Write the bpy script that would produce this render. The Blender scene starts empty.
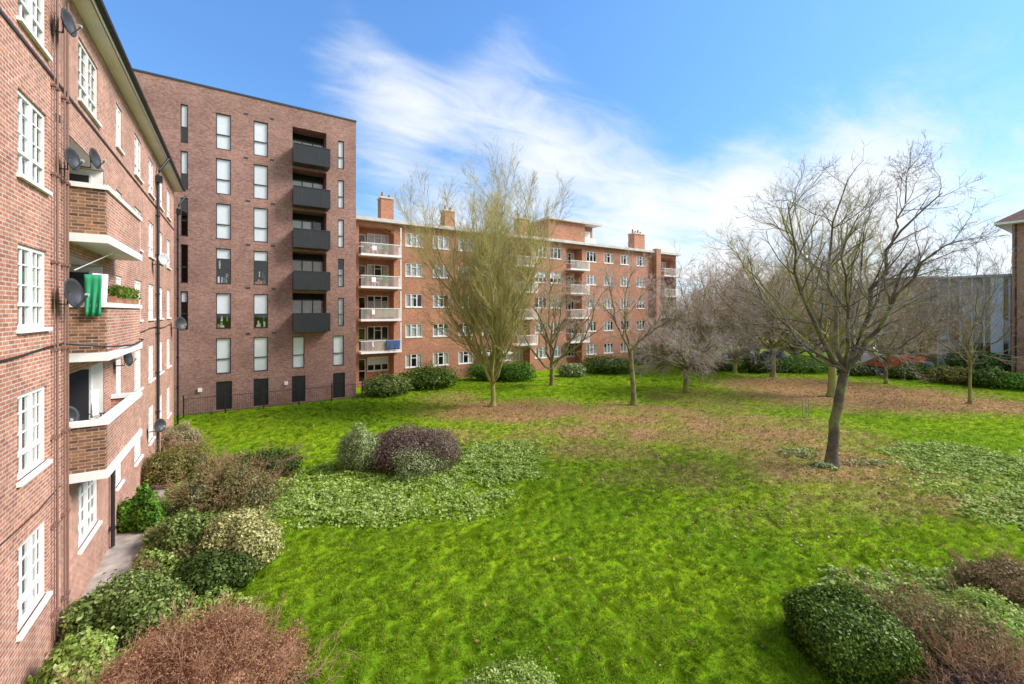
import bpy, bmesh, math, random
import numpy as np
from mathutils import Vector, Matrix
S = bpy.context.scene
C = S.collection
RAD = math.radians
# ---------------------------------------------------------------- camera
H = 7.0; FPX = 425.0; TH = math.atan(273/425.0); ST, CT = math.sin(TH), math.cos(TH)
cam_d = bpy.data.cameras.new('camera'); cam = bpy.data.objects.new('camera', cam_d); C.objects.link(cam)
cam.location = (0, 0, H); cam.rotation_euler = (RAD(90), 0, -TH)
cam_d.sensor_width = 36; cam_d.lens = FPX/1024*36; cam_d.shift_y = -30/1024
cam_d.clip_start = .1; cam_d.clip_end = 3000
S.camera = cam
# ---------------------------------------------------------------- sky and sun
SUN_DIR = Vector((.86, -.51, 0)).normalized(); SUN_EL = RAD(40)
SKY_STR = .13; SUN_STR = 2.5
S.view_settings.view_transform = 'Standard'; S.view_settings.look = 'None'
S.view_settings.exposure = 1.38; S.view_settings.gamma = 1
w = bpy.data.worlds.new('World'); S.world = w; w.use_nodes = True
def ramp_(N, stops):
    r = N.new('ShaderNodeValToRGB'); e = r.color_ramp.elements
    for k, (p, c) in enumerate(stops): e[k].position = p; e[k].color = (*c, 1)
    return r
def sky():
    nt = w.node_tree; N = nt.nodes; L = nt.links; N.clear()
    out = N.new('ShaderNodeOutputWorld'); bg = N.new('ShaderNodeBackground'); bg.inputs[1].default_value = SKY_STR
    sk = N.new('ShaderNodeTexSky'); sk.sky_type = 'NISHITA'; sk.sun_disc = False
    sk.sun_elevation = SUN_EL; sk.sun_rotation = math.atan2(SUN_DIR.x, SUN_DIR.y)
    sk.air_density = 1.0; sk.dust_density = .25; sk.ozone_density = 1.6
    tc = N.new('ShaderNodeTexCoord')
    sep = N.new('ShaderNodeSeparateXYZ'); L.new(tc.outputs['Generated'], sep.inputs[0])
    def m(op, a, b=None, clamp=False):
        n = N.new('ShaderNodeMath'); n.operation = op; n.use_clamp = clamp
        for i, v in enumerate((a, b)):
            if v is None: continue
            if isinstance(v, (int, float)): n.inputs[i].default_value = v
            else: L.new(v, n.inputs[i])
        return n.outputs[0]
    zz = m('ADD', m('MAXIMUM', sep.outputs[2], 0), .16)
    cx = m('DIVIDE', sep.outputs[0], zz); cy = m('DIVIDE', sep.outputs[1], zz)
    cb = N.new('ShaderNodeCombineXYZ'); L.new(cx, cb.inputs[0]); L.new(cy, cb.inputs[1])
    mp = N.new('ShaderNodeMapping'); L.new(cb.outputs[0], mp.inputs[0])
    mp.inputs['Rotation'].default_value = (0, 0, RAD(60)); mp.inputs['Scale'].default_value = (.55, 1.1, 1)
    mp.inputs['Location'].default_value = (1.2, 6.6, 0)
    n1 = N.new('ShaderNodeTexNoise'); L.new(mp.outputs[0], n1.inputs[0])
    n1.inputs['Scale'].default_value = 1.0; n1.inputs['Detail'].default_value = 9; n1.inputs['Roughness'].default_value = .58; n1.inputs['Distortion'].default_value = .55
    n2 = N.new('ShaderNodeTexNoise'); L.new(mp.outputs[0], n2.inputs[0])
    n2.inputs['Scale'].default_value = 4.5; n2.inputs['Detail'].default_value = 8; n2.inputs['Roughness'].default_value = .65; n2.inputs['Distortion'].default_value = .8
    dens = m('ADD', m('MULTIPLY', n1.outputs[0], .66), m('MULTIPLY', n2.outputs[0], .34))
    # coverage: more cloud near the horizon and in two banks of cirrus
    low = m('MULTIPLY', m('SUBTRACT', .34, sep.outputs[2], True), .75)
    def bank(px, py, wid, amt):
        a = (px-512)/FPX; e = (312-py)/FPX
        v = Vector((ST + a*CT, CT - a*ST, e)).normalized()
        d = N.new('ShaderNodeVectorMath'); d.operation = 'DOT_PRODUCT'; L.new(tc.outputs['Generated'], d.inputs[0]); d.inputs[1].default_value = v
        mr = N.new('ShaderNodeMapRange'); mr.interpolation_type = 'SMOOTHSTEP'; L.new(d.outputs['Value'], mr.inputs[0])
        mr.inputs[1].default_value = math.cos(RAD(wid)); mr.inputs[2].default_value = 1; mr.inputs[3].default_value = 0; mr.inputs[4].default_value = amt
        return mr.outputs[0]
    cov = low
    for b in ((470, 155, 16, .20), (590, 205, 14, .19), (360, 110, 11, .15), (800, 200, 14, .17), (990, 150, 16, .17), (700, 240, 12, .12), (120, 20, 22, -.25), (680, 30, 13, -.10), (690, 150, 7, -.06), (430, 0, 9, -.15)):
        cov = m('ADD', cov, bank(*b))
    # unseen cloud sheet added behind the viewpoint to whiten ambient light and reflections
    bd = N.new('ShaderNodeVectorMath'); bd.operation = 'DOT_PRODUCT'; L.new(tc.outputs['Generated'], bd.inputs[0]); bd.inputs[1].default_value = (-ST, -CT, 0)
    cov = m('ADD', cov, m('MULTIPLY', m('ADD', bd.outputs['Value'], .1, True), .45, True))
    t = m('ADD', dens, cov)
    mr = N.new('ShaderNodeMapRange'); mr.interpolation_type = 'SMOOTHSTEP'; L.new(t, mr.inputs[0])
    mr.inputs[1].default_value = .50; mr.inputs[2].default_value = .95
    cl = N.new('ShaderNodeMix'); cl.data_type = 'RGBA'; L.new(mr.outputs[0], cl.inputs[0])
    tint = N.new('ShaderNodeMix'); tint.data_type = 'RGBA'; tint.blend_type = 'MULTIPLY'; tint.inputs[0].default_value = 1
    L.new(sk.outputs[0], tint.inputs[6]); tg = ramp_(N, [(0, tuple(c*.62 for c in SKY_TINT[:3])), (.55, SKY_TINT[:3])]); L.new(m('MAXIMUM', sep.outputs[2], 0), tg.inputs[0]); L.new(tg.outputs[0], tint.inputs[7])
    L.new(tint.outputs[2], cl.inputs[6]); cl.inputs[7].default_value = CLOUD
    L.new(cl.outputs[2], bg.inputs[0]); L.new(bg.outputs[0], out.inputs[0])
SKY_TINT = (.47, .69, .88, 1); CLOUD = (3.0, 3.1, 3.2, 1)
sky()
sd = bpy.data.lights.new('sun', 'SUN'); sd.energy = SUN_STR; sd.angle = RAD(24); sd.color = (1, .95, .87)
so = bpy.data.objects.new('sun', sd); C.objects.link(so)
dv = Vector((SUN_DIR.x*math.cos(SUN_EL), SUN_DIR.y*math.cos(SUN_EL), math.sin(SUN_EL)))
so.rotation_euler = dv.to_track_quat('Z', 'Y').to_euler(); so.location = (20, 20, 60)

# ---------------------------------------------------------------- places
def Q(px, py, d):                     # a world point in the direction of a point of the survey picture, d metres ahead
    a = (px-512)/FPX
    return Vector((d*(ST+a*CT), d*(CT-a*ST), H-(py-312)/FPX*d))
def G(px, py): return Q(px, py, H*FPX/(py-312))   # on the ground
def onY(px, Y):                       # X where the direction px meets the plane y=Y
    a = (px-512)/FPX; return Y*(ST+a*CT)/(CT-a*ST)
def onX(px, X):
    a = (px-512)/FPX; return X*(CT-a*ST)/(ST+a*CT)

# ---------------------------------------------------------------- materials
def new_mat(name):
    m = bpy.data.materials.new(name); m.use_nodes = True
    nt = m.node_tree; return m, nt, nt.nodes, nt.links, nt.nodes['Principled BSDF']
def ramp(N, stops):
    r = N.new('ShaderNodeValToRGB'); e = r.color_ramp.elements
    e[0].position, e[0].color = stops[0][0], (*stops[0][1], 1)
    e[1].position, e[1].color = stops[-1][0], (*stops[-1][1], 1)
    for p, c in stops[1:-1]:
        k = e.new(p); k.color = (*c, 1)
    return r
def noise(N, L, vec, scale, detail=4, rough=.55):
    n = N.new('ShaderNodeTexNoise'); n.inputs['Scale'].default_value = scale
    n.inputs['Detail'].default_value = detail; n.inputs['Roughness'].default_value = rough
    L.new(vec, n.inputs['Vector']); return n.outputs['Fac']
def wpos(N, L):
    return N.new('ShaderNodeNewGeometry').outputs['Position']
def mix(N, L, f, a, b, mode='MIX'):
    x = N.new('ShaderNodeMix'); x.data_type = 'RGBA'; x.blend_type = mode
    for i, v in ((0, f), (6, a), (7, b)):
        if isinstance(v, (int, float)): x.inputs[i].default_value = v
        elif isinstance(v, tuple): x.inputs[i].default_value = (*v, 1)
        else: L.new(v, x.inputs[i])
    return x.outputs[2]
def plain(name, col, rough=.7, var=.18, scale=3, metal=0):
    m, nt, N, L, b = new_mat(name)
    p = wpos(N, L); f = noise(N, L, p, scale, 6, .6)
    lo = tuple(c*(1-var) for c in col); hi = tuple(min(1, c*(1+var)) for c in col)
    r = ramp(N, [(.3, lo), (.7, hi)]); L.new(f, r.inputs[0]); L.new(r.outputs[0], b.inputs['Base Color'])
    b.inputs['Roughness'].default_value = rough; b.inputs['Metallic'].default_value = metal
    return m
def brick(name, c1, c2, mortar, bw=.225, rh=.075, ms=.012, stain=.25, tint=None, bump=.3):
    m, nt, N, L, b = new_mat(name)
    uv = N.new('ShaderNodeUVMap').outputs[0]
    t = N.new('ShaderNodeTexBrick'); L.new(uv, t.inputs[0])
    t.offset = .5; t.inputs['Color1'].default_value = (*c1, 1); t.inputs['Color2'].default_value = (*c2, 1); t.inputs['Mortar'].default_value = (*mortar, 1)
    t.inputs['Scale'].default_value = 1; t.inputs['Mortar Size'].default_value = ms; t.inputs['Mortar Smooth'].default_value = .3
    t.inputs['Brick Width'].default_value = bw; t.inputs['Row Height'].default_value = rh; t.inputs['Bias'].default_value = 0
    p = wpos(N, L)
    f = noise(N, L, p, .45, 7, .65); f2 = noise(N, L, p, 7, 3, .6)
    r = ramp(N, [(.25, (1-stain,)*3), (.75, (1+stain*.8,)*3)]); L.new(f, r.inputs[0])
    c = mix(N, L, 1, t.outputs['Color'], r.outputs[0], 'MULTIPLY')
    r2 = ramp(N, [(.3, (.78, .74, .72)), (.7, (1.2, 1.2, 1.22))]); L.new(f2, r2.inputs[0])
    c = mix(N, L, 1, c, r2.outputs[0], 'MULTIPLY')
    L.new(c, b.inputs['Base Color']); b.inputs['Roughness'].default_value = .88
    if bump:
        bp = N.new('ShaderNodeBump'); bp.inputs['Strength'].default_value = bump; bp.inputs['Distance'].default_value = .01; bp.invert = True
        L.new(t.outputs['Fac'], bp.inputs['Height']); L.new(bp.outputs[0], b.inputs['Normal'])
    return m
def leafmat(name, cols, trans=.35, rough=.5, nscale=2.2, nvar=.55):
    """leaves: a random colour per leaf, drifting over the plant"""
    m, nt, N, L, b = new_mat(name)
    g = N.new('ShaderNodeNewGeometry')
    k = len(cols); r = ramp(N, [(i/(k-1), c) for i, c in enumerate(cols)])
    f = noise(N, L, g.outputs['Position'], nscale, 3)
    ad = N.new('ShaderNodeMath'); ad.operation = 'MULTIPLY_ADD'; L.new(f, ad.inputs[0]); ad.inputs[1].default_value = nvar*2.4; ad.inputs[2].default_value = -nvar*1.2
    s = N.new('ShaderNodeMath'); s.operation = 'ADD'; L.new(g.outputs['Random Per Island'], s.inputs[0]); L.new(ad.outputs[0], s.inputs[1])
    L.new(s.outputs[0], r.inputs[0]); L.new(r.outputs[0], b.inputs['Base Color'])
    b.inputs['Roughness'].default_value = rough; b.inputs['Specular IOR Level'].default_value = .12
    t = N.new('ShaderNodeBsdfTranslucent'); L.new(r.outputs[0], t.inputs[0])
    mx = N.new('ShaderNodeMixShader'); mx.inputs[0].default_value = trans
    L.new(b.outputs[0], mx.inputs[1]); L.new(t.outputs[0], mx.inputs[2]); L.new(mx.outputs[0], N['Material Output'].inputs[0])
    return m
def bark(name, a, b_, moss=None, moss_amt=.5, scale=2):
    m, nt, N, L, b = new_mat(name)
    p = wpos(N, L); f = noise(N, L, p, scale*4, 6, .7)
    r = ramp(N, [(.3, a), (.7, b_)]); L.new(f, r.inputs[0]); c = r.outputs[0]
    if moss:
        f2 = noise(N, L, p, scale*.8, 4, .6); r2 = ramp(N, [(.62-moss_amt*.4, (0, 0, 0)), (.72-moss_amt*.3, (1, 1, 1))]); L.new(f2, r2.inputs[0])
        c = mix(N, L, r2.outputs[0], c, moss)
    L.new(c, b.inputs['Base Color']); b.inputs['Roughness'].default_value = .9
    bp = N.new('ShaderNodeBump'); bp.inputs['Strength'].default_value = .6; bp.inputs['Distance'].default_value = .03
    L.new(f, bp.inputs['Height']); L.new(bp.outputs[0], b.inputs['Normal'])
    return m
def glassmat(name, tint=(.93, .95, .96)):
    m, nt, N, L, b = new_mat(name)
    N.remove(b); tr = N.new('ShaderNodeBsdfTransparent'); tr.inputs[0].default_value = (*tint, 1)
    gl = N.new('ShaderNodeBsdfGlossy'); gl.inputs['Roughness'].default_value = .02; gl.inputs[0].default_value = (1, 1, 1, 1)
    lw0 = N.new('ShaderNodeLayerWeight'); lw0.inputs[0].default_value = .5; lw = N.new('ShaderNodeMath'); lw.operation = 'POWER'; L.new(lw0.outputs['Facing'], lw.inputs[0]); lw.inputs[1].default_value = 3
    bp = N.new('ShaderNodeBump'); bp.inputs['Strength'].default_value = .05; bp.inputs['Distance'].default_value = .02
    L.new(noise(N, L, wpos(N, L), 1.5, 2), bp.inputs['Height']); L.new(bp.outputs[0], gl.inputs['Normal'])
    ad = N.new('ShaderNodeMath'); ad.operation = 'MULTIPLY_ADD'; ad.use_clamp = True; L.new(lw.outputs[0], ad.inputs[0]); ad.inputs[1].default_value = .6; ad.inputs[2].default_value = .07
    mx = N.new('ShaderNodeMixShader'); L.new(ad.outputs[0], mx.inputs[0]); L.new(tr.outputs[0], mx.inputs[1]); L.new(gl.outputs[0], mx.inputs[2])
    L.new(mx.outputs[0], N['Material Output'].inputs[0]); return m
M = {}
M['brick_pink'] = brick('pink_red_brick', (.52, .215, .13), (.32, .12, .075), (.52, .43, .35), stain=.32)
M['brick_pier'] = brick('mottled_brick_shade_toned', (.36, .165, .08), (.11, .05, .035), (.40, .31, .22), ms=.011)  # mottled brick; shade of the balcony sides is put into its colour
M['brick_brown'] = brick('brown_red_brick', (.38, .20, .155), (.23, .11, .085), (.28, .20, .17), stain=.3)
M['brick_orange'] = brick('orange_brick', (.50, .20, .10), (.34, .12, .06), (.44, .29, .2), stain=.3)
M['brick_far'] = brick('far_brick', (.46, .24, .15), (.36, .17, .11), (.36, .25, .19))
M['white'] = plain('white_paint', (.80, .79, .76), .5, .06, 2)
M['cream'] = plain('cream_render', (.80, .77, .72), .8, .10, 1)
M['concrete'] = plain('pale_concrete', (.58, .55, .50), .85, .18, 1.5)
M['path'] = plain('path_concrete', (.34, .29, .25), .9, .35, 2.5)
M['black'] = plain('black_paint', (.018, .018, .02), .45, .2)
M['dark_metal'] = plain('dark_grey_metal', (.035, .037, .043), .45, .15, 1)
M['grey_metal'] = plain('grey_metal', (.30, .34, .38), .5, .1)
M['pale_metal'] = plain('pale_grey_metal', (.55, .62, .68), .5, .1)
M['dish'] = plain('dish_grey', (.035, .035, .037), .5, .2)
M['dish_light'] = plain('dish_pale', (.45, .45, .45), .5, .1)
M['roof_grey'] = plain('roof_felt', (.16, .155, .15), .9, .2)
M['roof_tile'] = brick('roof_tile', (.30, .16, .11), (.22, .11, .08), (.12, .07, .05), .3, .2, .02)
M['glass'] = glassmat('window_glass')
M['curtain'] = plain('net_curtain', (.46, .47, .47), .9, .25, 5)
M['curtain2'] = plain('cream_curtain', (.50, .46, .38), .9, .15, 3)
M['blind'] = plain('white_blind', (.82, .84, .86), .8, .04, 2)
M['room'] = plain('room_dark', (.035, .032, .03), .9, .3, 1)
M['pot'] = plain('terracotta', (.38, .16, .09), .8, .2)
M['wood'] = plain('weathered_wood', (.42, .33, .22), .85, .2, 6)
M['asphalt'] = plain('asphalt', (.055, .055, .058), .9, .2, 4)
M['rubber'] = plain('rubber', (.02, .02, .02), .8, .1)
M['car_glass'] = plain('car_glass', (.03, .035, .04), .1, .1)
for n, c in (('green_cloth', (.02, .30, .13)), ('white_cloth', (.75, .75, .74)), ('blue_cloth', (.05, .09, .22)), ('orange_cloth', (.62, .30, .12)),
             ('car_red', (.62, .12, .03)), ('car_blue', (.10, .16, .28)), ('car_silver', (.42, .44, .46)), ('car_white', (.7, .7, .7)), ('yellow_panel', (.55, .42, .08)), ('teal_panel', (.03, .14, .13)), ('red_panel', (.35, .05, .05)), ('reed', (.40, .30, .18))):
    M[n] = plain(n, c, .6, .12, 3)

# ---------------------------------------------------------------- helpers
def mesh_np(name, V, F, mats, uv=None, smooth=False, midx=None):
    V = np.asarray(V, dtype=np.float32); F = np.asarray(F, dtype=np.int32)
    me = bpy.data.meshes.new(name); k = F.shape[1]
    me.vertices.add(len(V)); me.vertices.foreach_set('co', V.ravel())
    me.loops.add(F.size); me.loops.foreach_set('vertex_index', F.ravel())
    me.polygons.add(len(F)); me.polygons.foreach_set('loop_start', np.arange(0, F.size, k, dtype=np.int32))
    me.polygons.foreach_set('loop_total', np.full(len(F), k, dtype=np.int32))
    if midx is not None: me.polygons.foreach_set('material_index', np.asarray(midx, dtype=np.int32))
    if smooth: me.polygons.foreach_set('use_smooth', np.ones(len(F), dtype=bool))
    me.update(calc_edges=True)
    for m in (mats if isinstance(mats, (list, tuple)) else [mats]): me.materials.append(m)
    return me
def link(name, me, parent=None):
    o = bpy.data.objects.new(name, me); C.objects.link(o)
    if parent is not None: o.parent = parent
    return o
def tag(o, label=None, cat=None, group=None, kind=None):
    if label: o['label'] = label
    if cat: o['category'] = cat
    if group: o['group'] = group
    if kind: o['kind'] = kind
    return o
def thing(name, label, cat, loc=(0, 0, 0), rz=0, group=None):
    o = bpy.data.objects.new(name, None); C.objects.link(o); o.location = loc; o.rotation_euler = (0, 0, rz)
    o.empty_display_size = .3
    return tag(o, label, cat, group)
def copy_tree(o, parent=None):
    c = o.copy(); C.objects.link(c)
    if parent is not None: c.parent = parent
    for ch in list(o.children): copy_tree(ch, c)
    return c
class MB:
    def __init__(s): s.v = []; s.f = []; s.mi = []; s.mats = []
    def _m(s, m):
        if m not in s.mats: s.mats.append(m)
        return s.mats.index(m)
    def face(s, pts, m):
        i = len(s.v); s.v += [tuple(p) for p in pts]; s.f.append(tuple(range(i, i+len(pts)))); s.mi.append(s._m(m)); return s
    def box(s, x0, x1, y0, y1, z0, z1, m):
        i = len(s.v); k = s._m(m)
        s.v += [(x0, y0, z0), (x1, y0, z0), (x1, y1, z0), (x0, y1, z0), (x0, y0, z1), (x1, y0, z1), (x1, y1, z1), (x0, y1, z1)]
        for f in ((0, 3, 2, 1), (4, 5, 6, 7), (0, 1, 5, 4), (1, 2, 6, 5), (2, 3, 7, 6), (3, 0, 4, 7)):
            s.f.append(tuple(i+j for j in f)); s.mi.append(k)
        return s
    def tube(s, pts, r, m, n=8, r2=None):
        k = s._m(m); pts = [Vector(p) for p in pts]; rings = []
        for j, p in enumerate(pts):
            d = (pts[min(j+1, len(pts)-1)]-pts[max(j-1, 0)]).normalized()
            a = d.cross(Vector((0, 0, 1)) if abs(d.z) < .9 else Vector((1, 0, 0))).normalized(); b = d.cross(a)
            rr = r if r2 is None else r+(r2-r)*j/(len(pts)-1)
            i = len(s.v); s.v += [tuple(p+a*math.cos(t)*rr+b*math.sin(t)*rr) for t in [2*math.pi*q/n for q in range(n)]]
            rings.append(i)
        for a, b in zip(rings, rings[1:]):
            for q in range(n): s.f.append((a+q, a+(q+1) % n, b+(q+1) % n, b+q)); s.mi.append(k)
        s.f.append(tuple(rings[0]+q for q in reversed(range(n)))); s.mi.append(k)
        s.f.append(tuple(rings[-1]+q for q in range(n))); s.mi.append(k)
        return s
    def mesh(s, name, smooth=False, bevel=0):
        me = bpy.data.meshes.new(name); me.from_pydata(s.v, [], s.f)
        for m in s.mats: me.materials.append(m)
        me.polygons.foreach_set('material_index', s.mi)
        uv = me.uv_layers.new(name='UVMap')
        for p in me.polygons:
            n = p.normal
            for li in p.loop_indices:
                c = me.vertices[me.loops[li].vertex_index].co
                if abs(n.z) > .75: u = (c.x, c.y)
                elif abs(n.x) > abs(n.y): u = (c.y, c.z)
                else: u = (c.x, c.z)
                uv.data[li].uv = u
            if smooth: p.use_smooth = True
        me.update(); return me
    def build(s, name, parent=None, smooth=False): return link(name, s.mesh(name, smooth), parent)

def facade(mb, plane, fixed, u0, u1, z0, z1, holes, m, depth=.12, sgn=1, reveal=None):
    """wall sheet with openings. plane 'Y': outward -Y (u=x); plane 'X': outward +X (sgn=1) or -X (sgn=-1) (u=y)"""
    us = sorted({u0, u1, *[h[0] for h in holes], *[h[1] for h in holes]}); zs = sorted({z0, z1, *[h[2] for h in holes], *[h[3] for h in holes]})
    us = [u for u in us if u0 <= u <= u1]; zs = [z for z in zs if z0 <= z <= z1]
    def pt(u, z, d=0):
        return (u, fixed+d, z) if plane == 'Y' else (fixed-sgn*d, u, z)
    for i in range(len(us)-1):
        for j in range(len(zs)-1):
            cu = (us[i]+us[i+1])/2; cz = (zs[j]+zs[j+1])/2
            if any(h[0] < cu < h[1] and h[2] < cz < h[3] for h in holes): continue
            q = [pt(us[i], zs[j]), pt(us[i+1], zs[j]), pt(us[i+1], zs[j+1]), pt(us[i], zs[j+1])]
            if plane == 'X' and sgn < 0: q.reverse()
            mb.face(q, m)
    rv = reveal or m
    for h in holes:
        d = h[4] if len(h) > 4 else depth
        a, b, c, e = h[:4]
        mb.face([pt(a, c), pt(a, c, d), pt(a, e, d), pt(a, e)], rv); mb.face([pt(b, c, d), pt(b, c), pt(b, e), pt(b, e, d)], rv)
        mb.face([pt(a, c), pt(b, c), pt(b, c, d), pt(a, c, d)], rv); mb.face([pt(a, e, d), pt(b, e, d), pt(b, e), pt(a, e)], rv)

# window prototypes: local x along the wall, y inwards, z up; origin at the bottom left corner of the opening, on the wall face
def window_protos(w_, h_, style, inset=.07):
    """returns list of (part mesh, {child: mesh}) builders; the frame mesh is the part, pane / curtain / sill its sub-parts"""
    f = MB(); W = M['white'] if style != 'dark' else M['dark_metal']; y0, y1 = inset, inset+.06; t = .055 if style == 'dark' else .075
    f.box(0, w_, y0, y1, 0, t, W).box(0, w_, y0, y1, h_-t, h_, W).box(0, t, y0, y1, t, h_-t, W).box(w_-t, w_, y0, y1, t, h_-t, W)
    if style == 'georgian':           # two casements over a row of small lights
        f.box(t, w_-t, y0-.008, y1, h_*.27, h_*.27+.06, W)
        f.box(w_/2-.045, w_/2+.045, y0-.014, y1, t, h_-t, W)
        for q in (.25, .75): f.box(w_*q-.012, w_*q+.012, y0+.012, y1-.01, t, h_-t, W)
        for q in (.27+.245, .27+.49): f.box(t, w_-t, y0+.016, y1-.012, h_*q, h_*q+.024, W)
    elif style == 'small':
        f.box(w_/2-.03, w_/2+.03, y0-.01, y1, t, h_-t, W); f.box(t, w_-t, y0+.01, y1-.01, h_*.6, h_*.6+.03, W)
    elif style == 'triple':
        for q in (.33, .67): f.box(w_*q-.05, w_*q+.05, y0-.012, y1, t, h_-t, W)
        f.box(w_*.33+.05, w_*.67-.05, y0-.006, y1-.004, h_*.68, h_*.68+.06, W)
    elif style == 'dark':
        f.box(t, w_-t, y0-.01, y1, h_*.40, h_*.40+.06, W)
    sl = MB(); 
    if style in ('georgian', 'small'): sl.box(-.06, w_+.06, -.07, y0, -.07, .0, M['white'])
    elif style == 'triple': sl.box(-.05, w_+.05, -.05, y0, -.08, .0, M['white'])
    else: sl.box(.002, w_-.002, -.02, y0, -.0, .02, M['dark_metal'])
    g = MB(); yy = (y0+y1)/2; g.face([(t*.8, yy, t*.8), (w_-t*.8, yy, t*.8), (w_-t*.8, yy, h_-t*.8), (t*.8, yy, h_-t*.8)], M['glass'])
    return f.mesh('window'), sl.mesh('sill'), g.mesh('pane')
def curtain_mesh(w_, h_, kind, rng, inset=.07):
    c = MB(); y = inset+.075
    def drape(a, b, z0, z1, m):
        n = max(4, int((b-a)/.06)); 
        for i in range(n):
            xa, xb = a+(b-a)*i/n, a+(b-a)*(i+1)/n; ya, yb = y+.02*(i % 2), y+.02*((i+1) % 2)
            c.face([(xa, ya, z0), (xb, yb, z0), (xb, yb, z1), (xa, ya, z1)], m)
    if kind == 'net': drape(0, w_, 0, h_, M['curtain'])
    elif kind == 'sides': drape(0, w_*.26, 0, h_, M['curtain2']); drape(w_*.74, w_, 0, h_, M['curtain2'])
    elif kind == 'half': drape(0, w_*.5, 0, h_, M['curtain'])
    elif kind == 'netlow': drape(0, w_, 0, h_*.62, M['curtain'])
    elif kind == 'blind': c.box(0, w_, y, y+.01, h_*.02, h_, M['blind'])
    elif kind == 'blindhalf': c.box(0, w_, y, y+.01, h_*.42, h_, M['blind'])
    elif kind == 'blindthird': c.box(0, w_, y, y+.01, h_*.72, h_, M['blind'])
    return c.mesh('curtain')
class WinKit:
    def __init__(s, w_, h_, style):
        s.w, s.h, s.p = w_, h_, window_protos(w_, h_, style, .07 if style == 'dark' else .035)
        s.ins = .07 if style == 'dark' else .035; s.c = {}
    def put(s, parent, loc, rz, kind, rng, label=None):
        o = link('window', s.p[0], parent); o.location = loc; o.rotation_euler = (0, 0, rz)
        link('sill', s.p[1], o); link('pane', s.p[2], o)
        if kind:
            if kind not in s.c: s.c[kind] = curtain_mesh(s.w, s.h, kind, rng, s.ins)
            link('curtain' if 'blind' not in kind else 'blind', s.c[kind], o)
        if label: o['label'] = label
        return o
RX = RAD(90)

# ================================================================= GROUND
def litter_amount(x, y):
    """0..1 how much the lawn is covered by fallen leaves (numpy)"""
    out = np.zeros_like(x)
    for px, py, rx, ry, amt in LITTER:
        c = G(px, py); dx, dy = x-c.x, y-c.y
        u = (dx*CT-dy*ST)/rx; v = (dx*ST+dy*CT)/ry
        out = np.maximum(out, amt*np.clip(1.45-1.0*np.sqrt(u*u+v*v), 0, 1))
    n = .5+.25*np.sin(x*1.3+np.sin(y*.9)*1.7)+.25*np.sin(y*1.7+np.sin(x*1.1+2)*1.5)
    return np.clip(out*(.75+.5*n), 0, 1)
LITTER = [(515, 410, 6.5, 3.6, .85), (450, 398, 3, 3, .5), (860, 396, 10, 6, 1), (960, 405, 8, 3.5, .9), (800, 385, 8, 5, .9), (640, 415, 8, 4.5, .62), (840, 466, 5.5, 3.0, .66),
          (760, 435, 7, 4, .64), (710, 400, 6, 6, .42), (930, 480, 4, 2, .25), (600, 450, 5, 2.2, .45), (1000, 505, 3.4, 1.4, .55), (620, 432, 7, 2.8, .6), (990, 470, 4, 2, .3),
          (720, 425, 8, 3.5, .62), (700, 475, 6, 2.2, .36), (880, 500, 4.5, 2, .42), (560, 440, 4, 2, .45), (460, 435, 3, 1.8, .4), (780, 520, 4, 1.6, .22)]
def vnoise(x, y, s, seed):
    g = np.random.default_rng(seed).random((257, 257)); u, v = x/s, y/s; i, j = np.floor(u).astype(int), np.floor(v).astype(int); f, h = u-i, v-j
    f = f*f*(3-2*f); h = h*h*(3-2*h); a, b, c, d = g[i % 256, j % 256], g[(i+1) % 256, j % 256], g[i % 256, (j+1) % 256], g[(i+1) % 256, (j+1) % 256]
    return (a*(1-f)+b*f)*(1-h)+(c*(1-f)+d*f)*h
def tussock(x, y):
    wx = x+.25*vnoise(x, y, .5, 7); wy = y+.25*vnoise(x, y, .5, 8)
    return np.clip(.72*vnoise(wx, wy, .2, 1)+.16*vnoise(x, y, .7, 2)+.12*vnoise(x, y, .11, 3), 0, 1)
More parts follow.
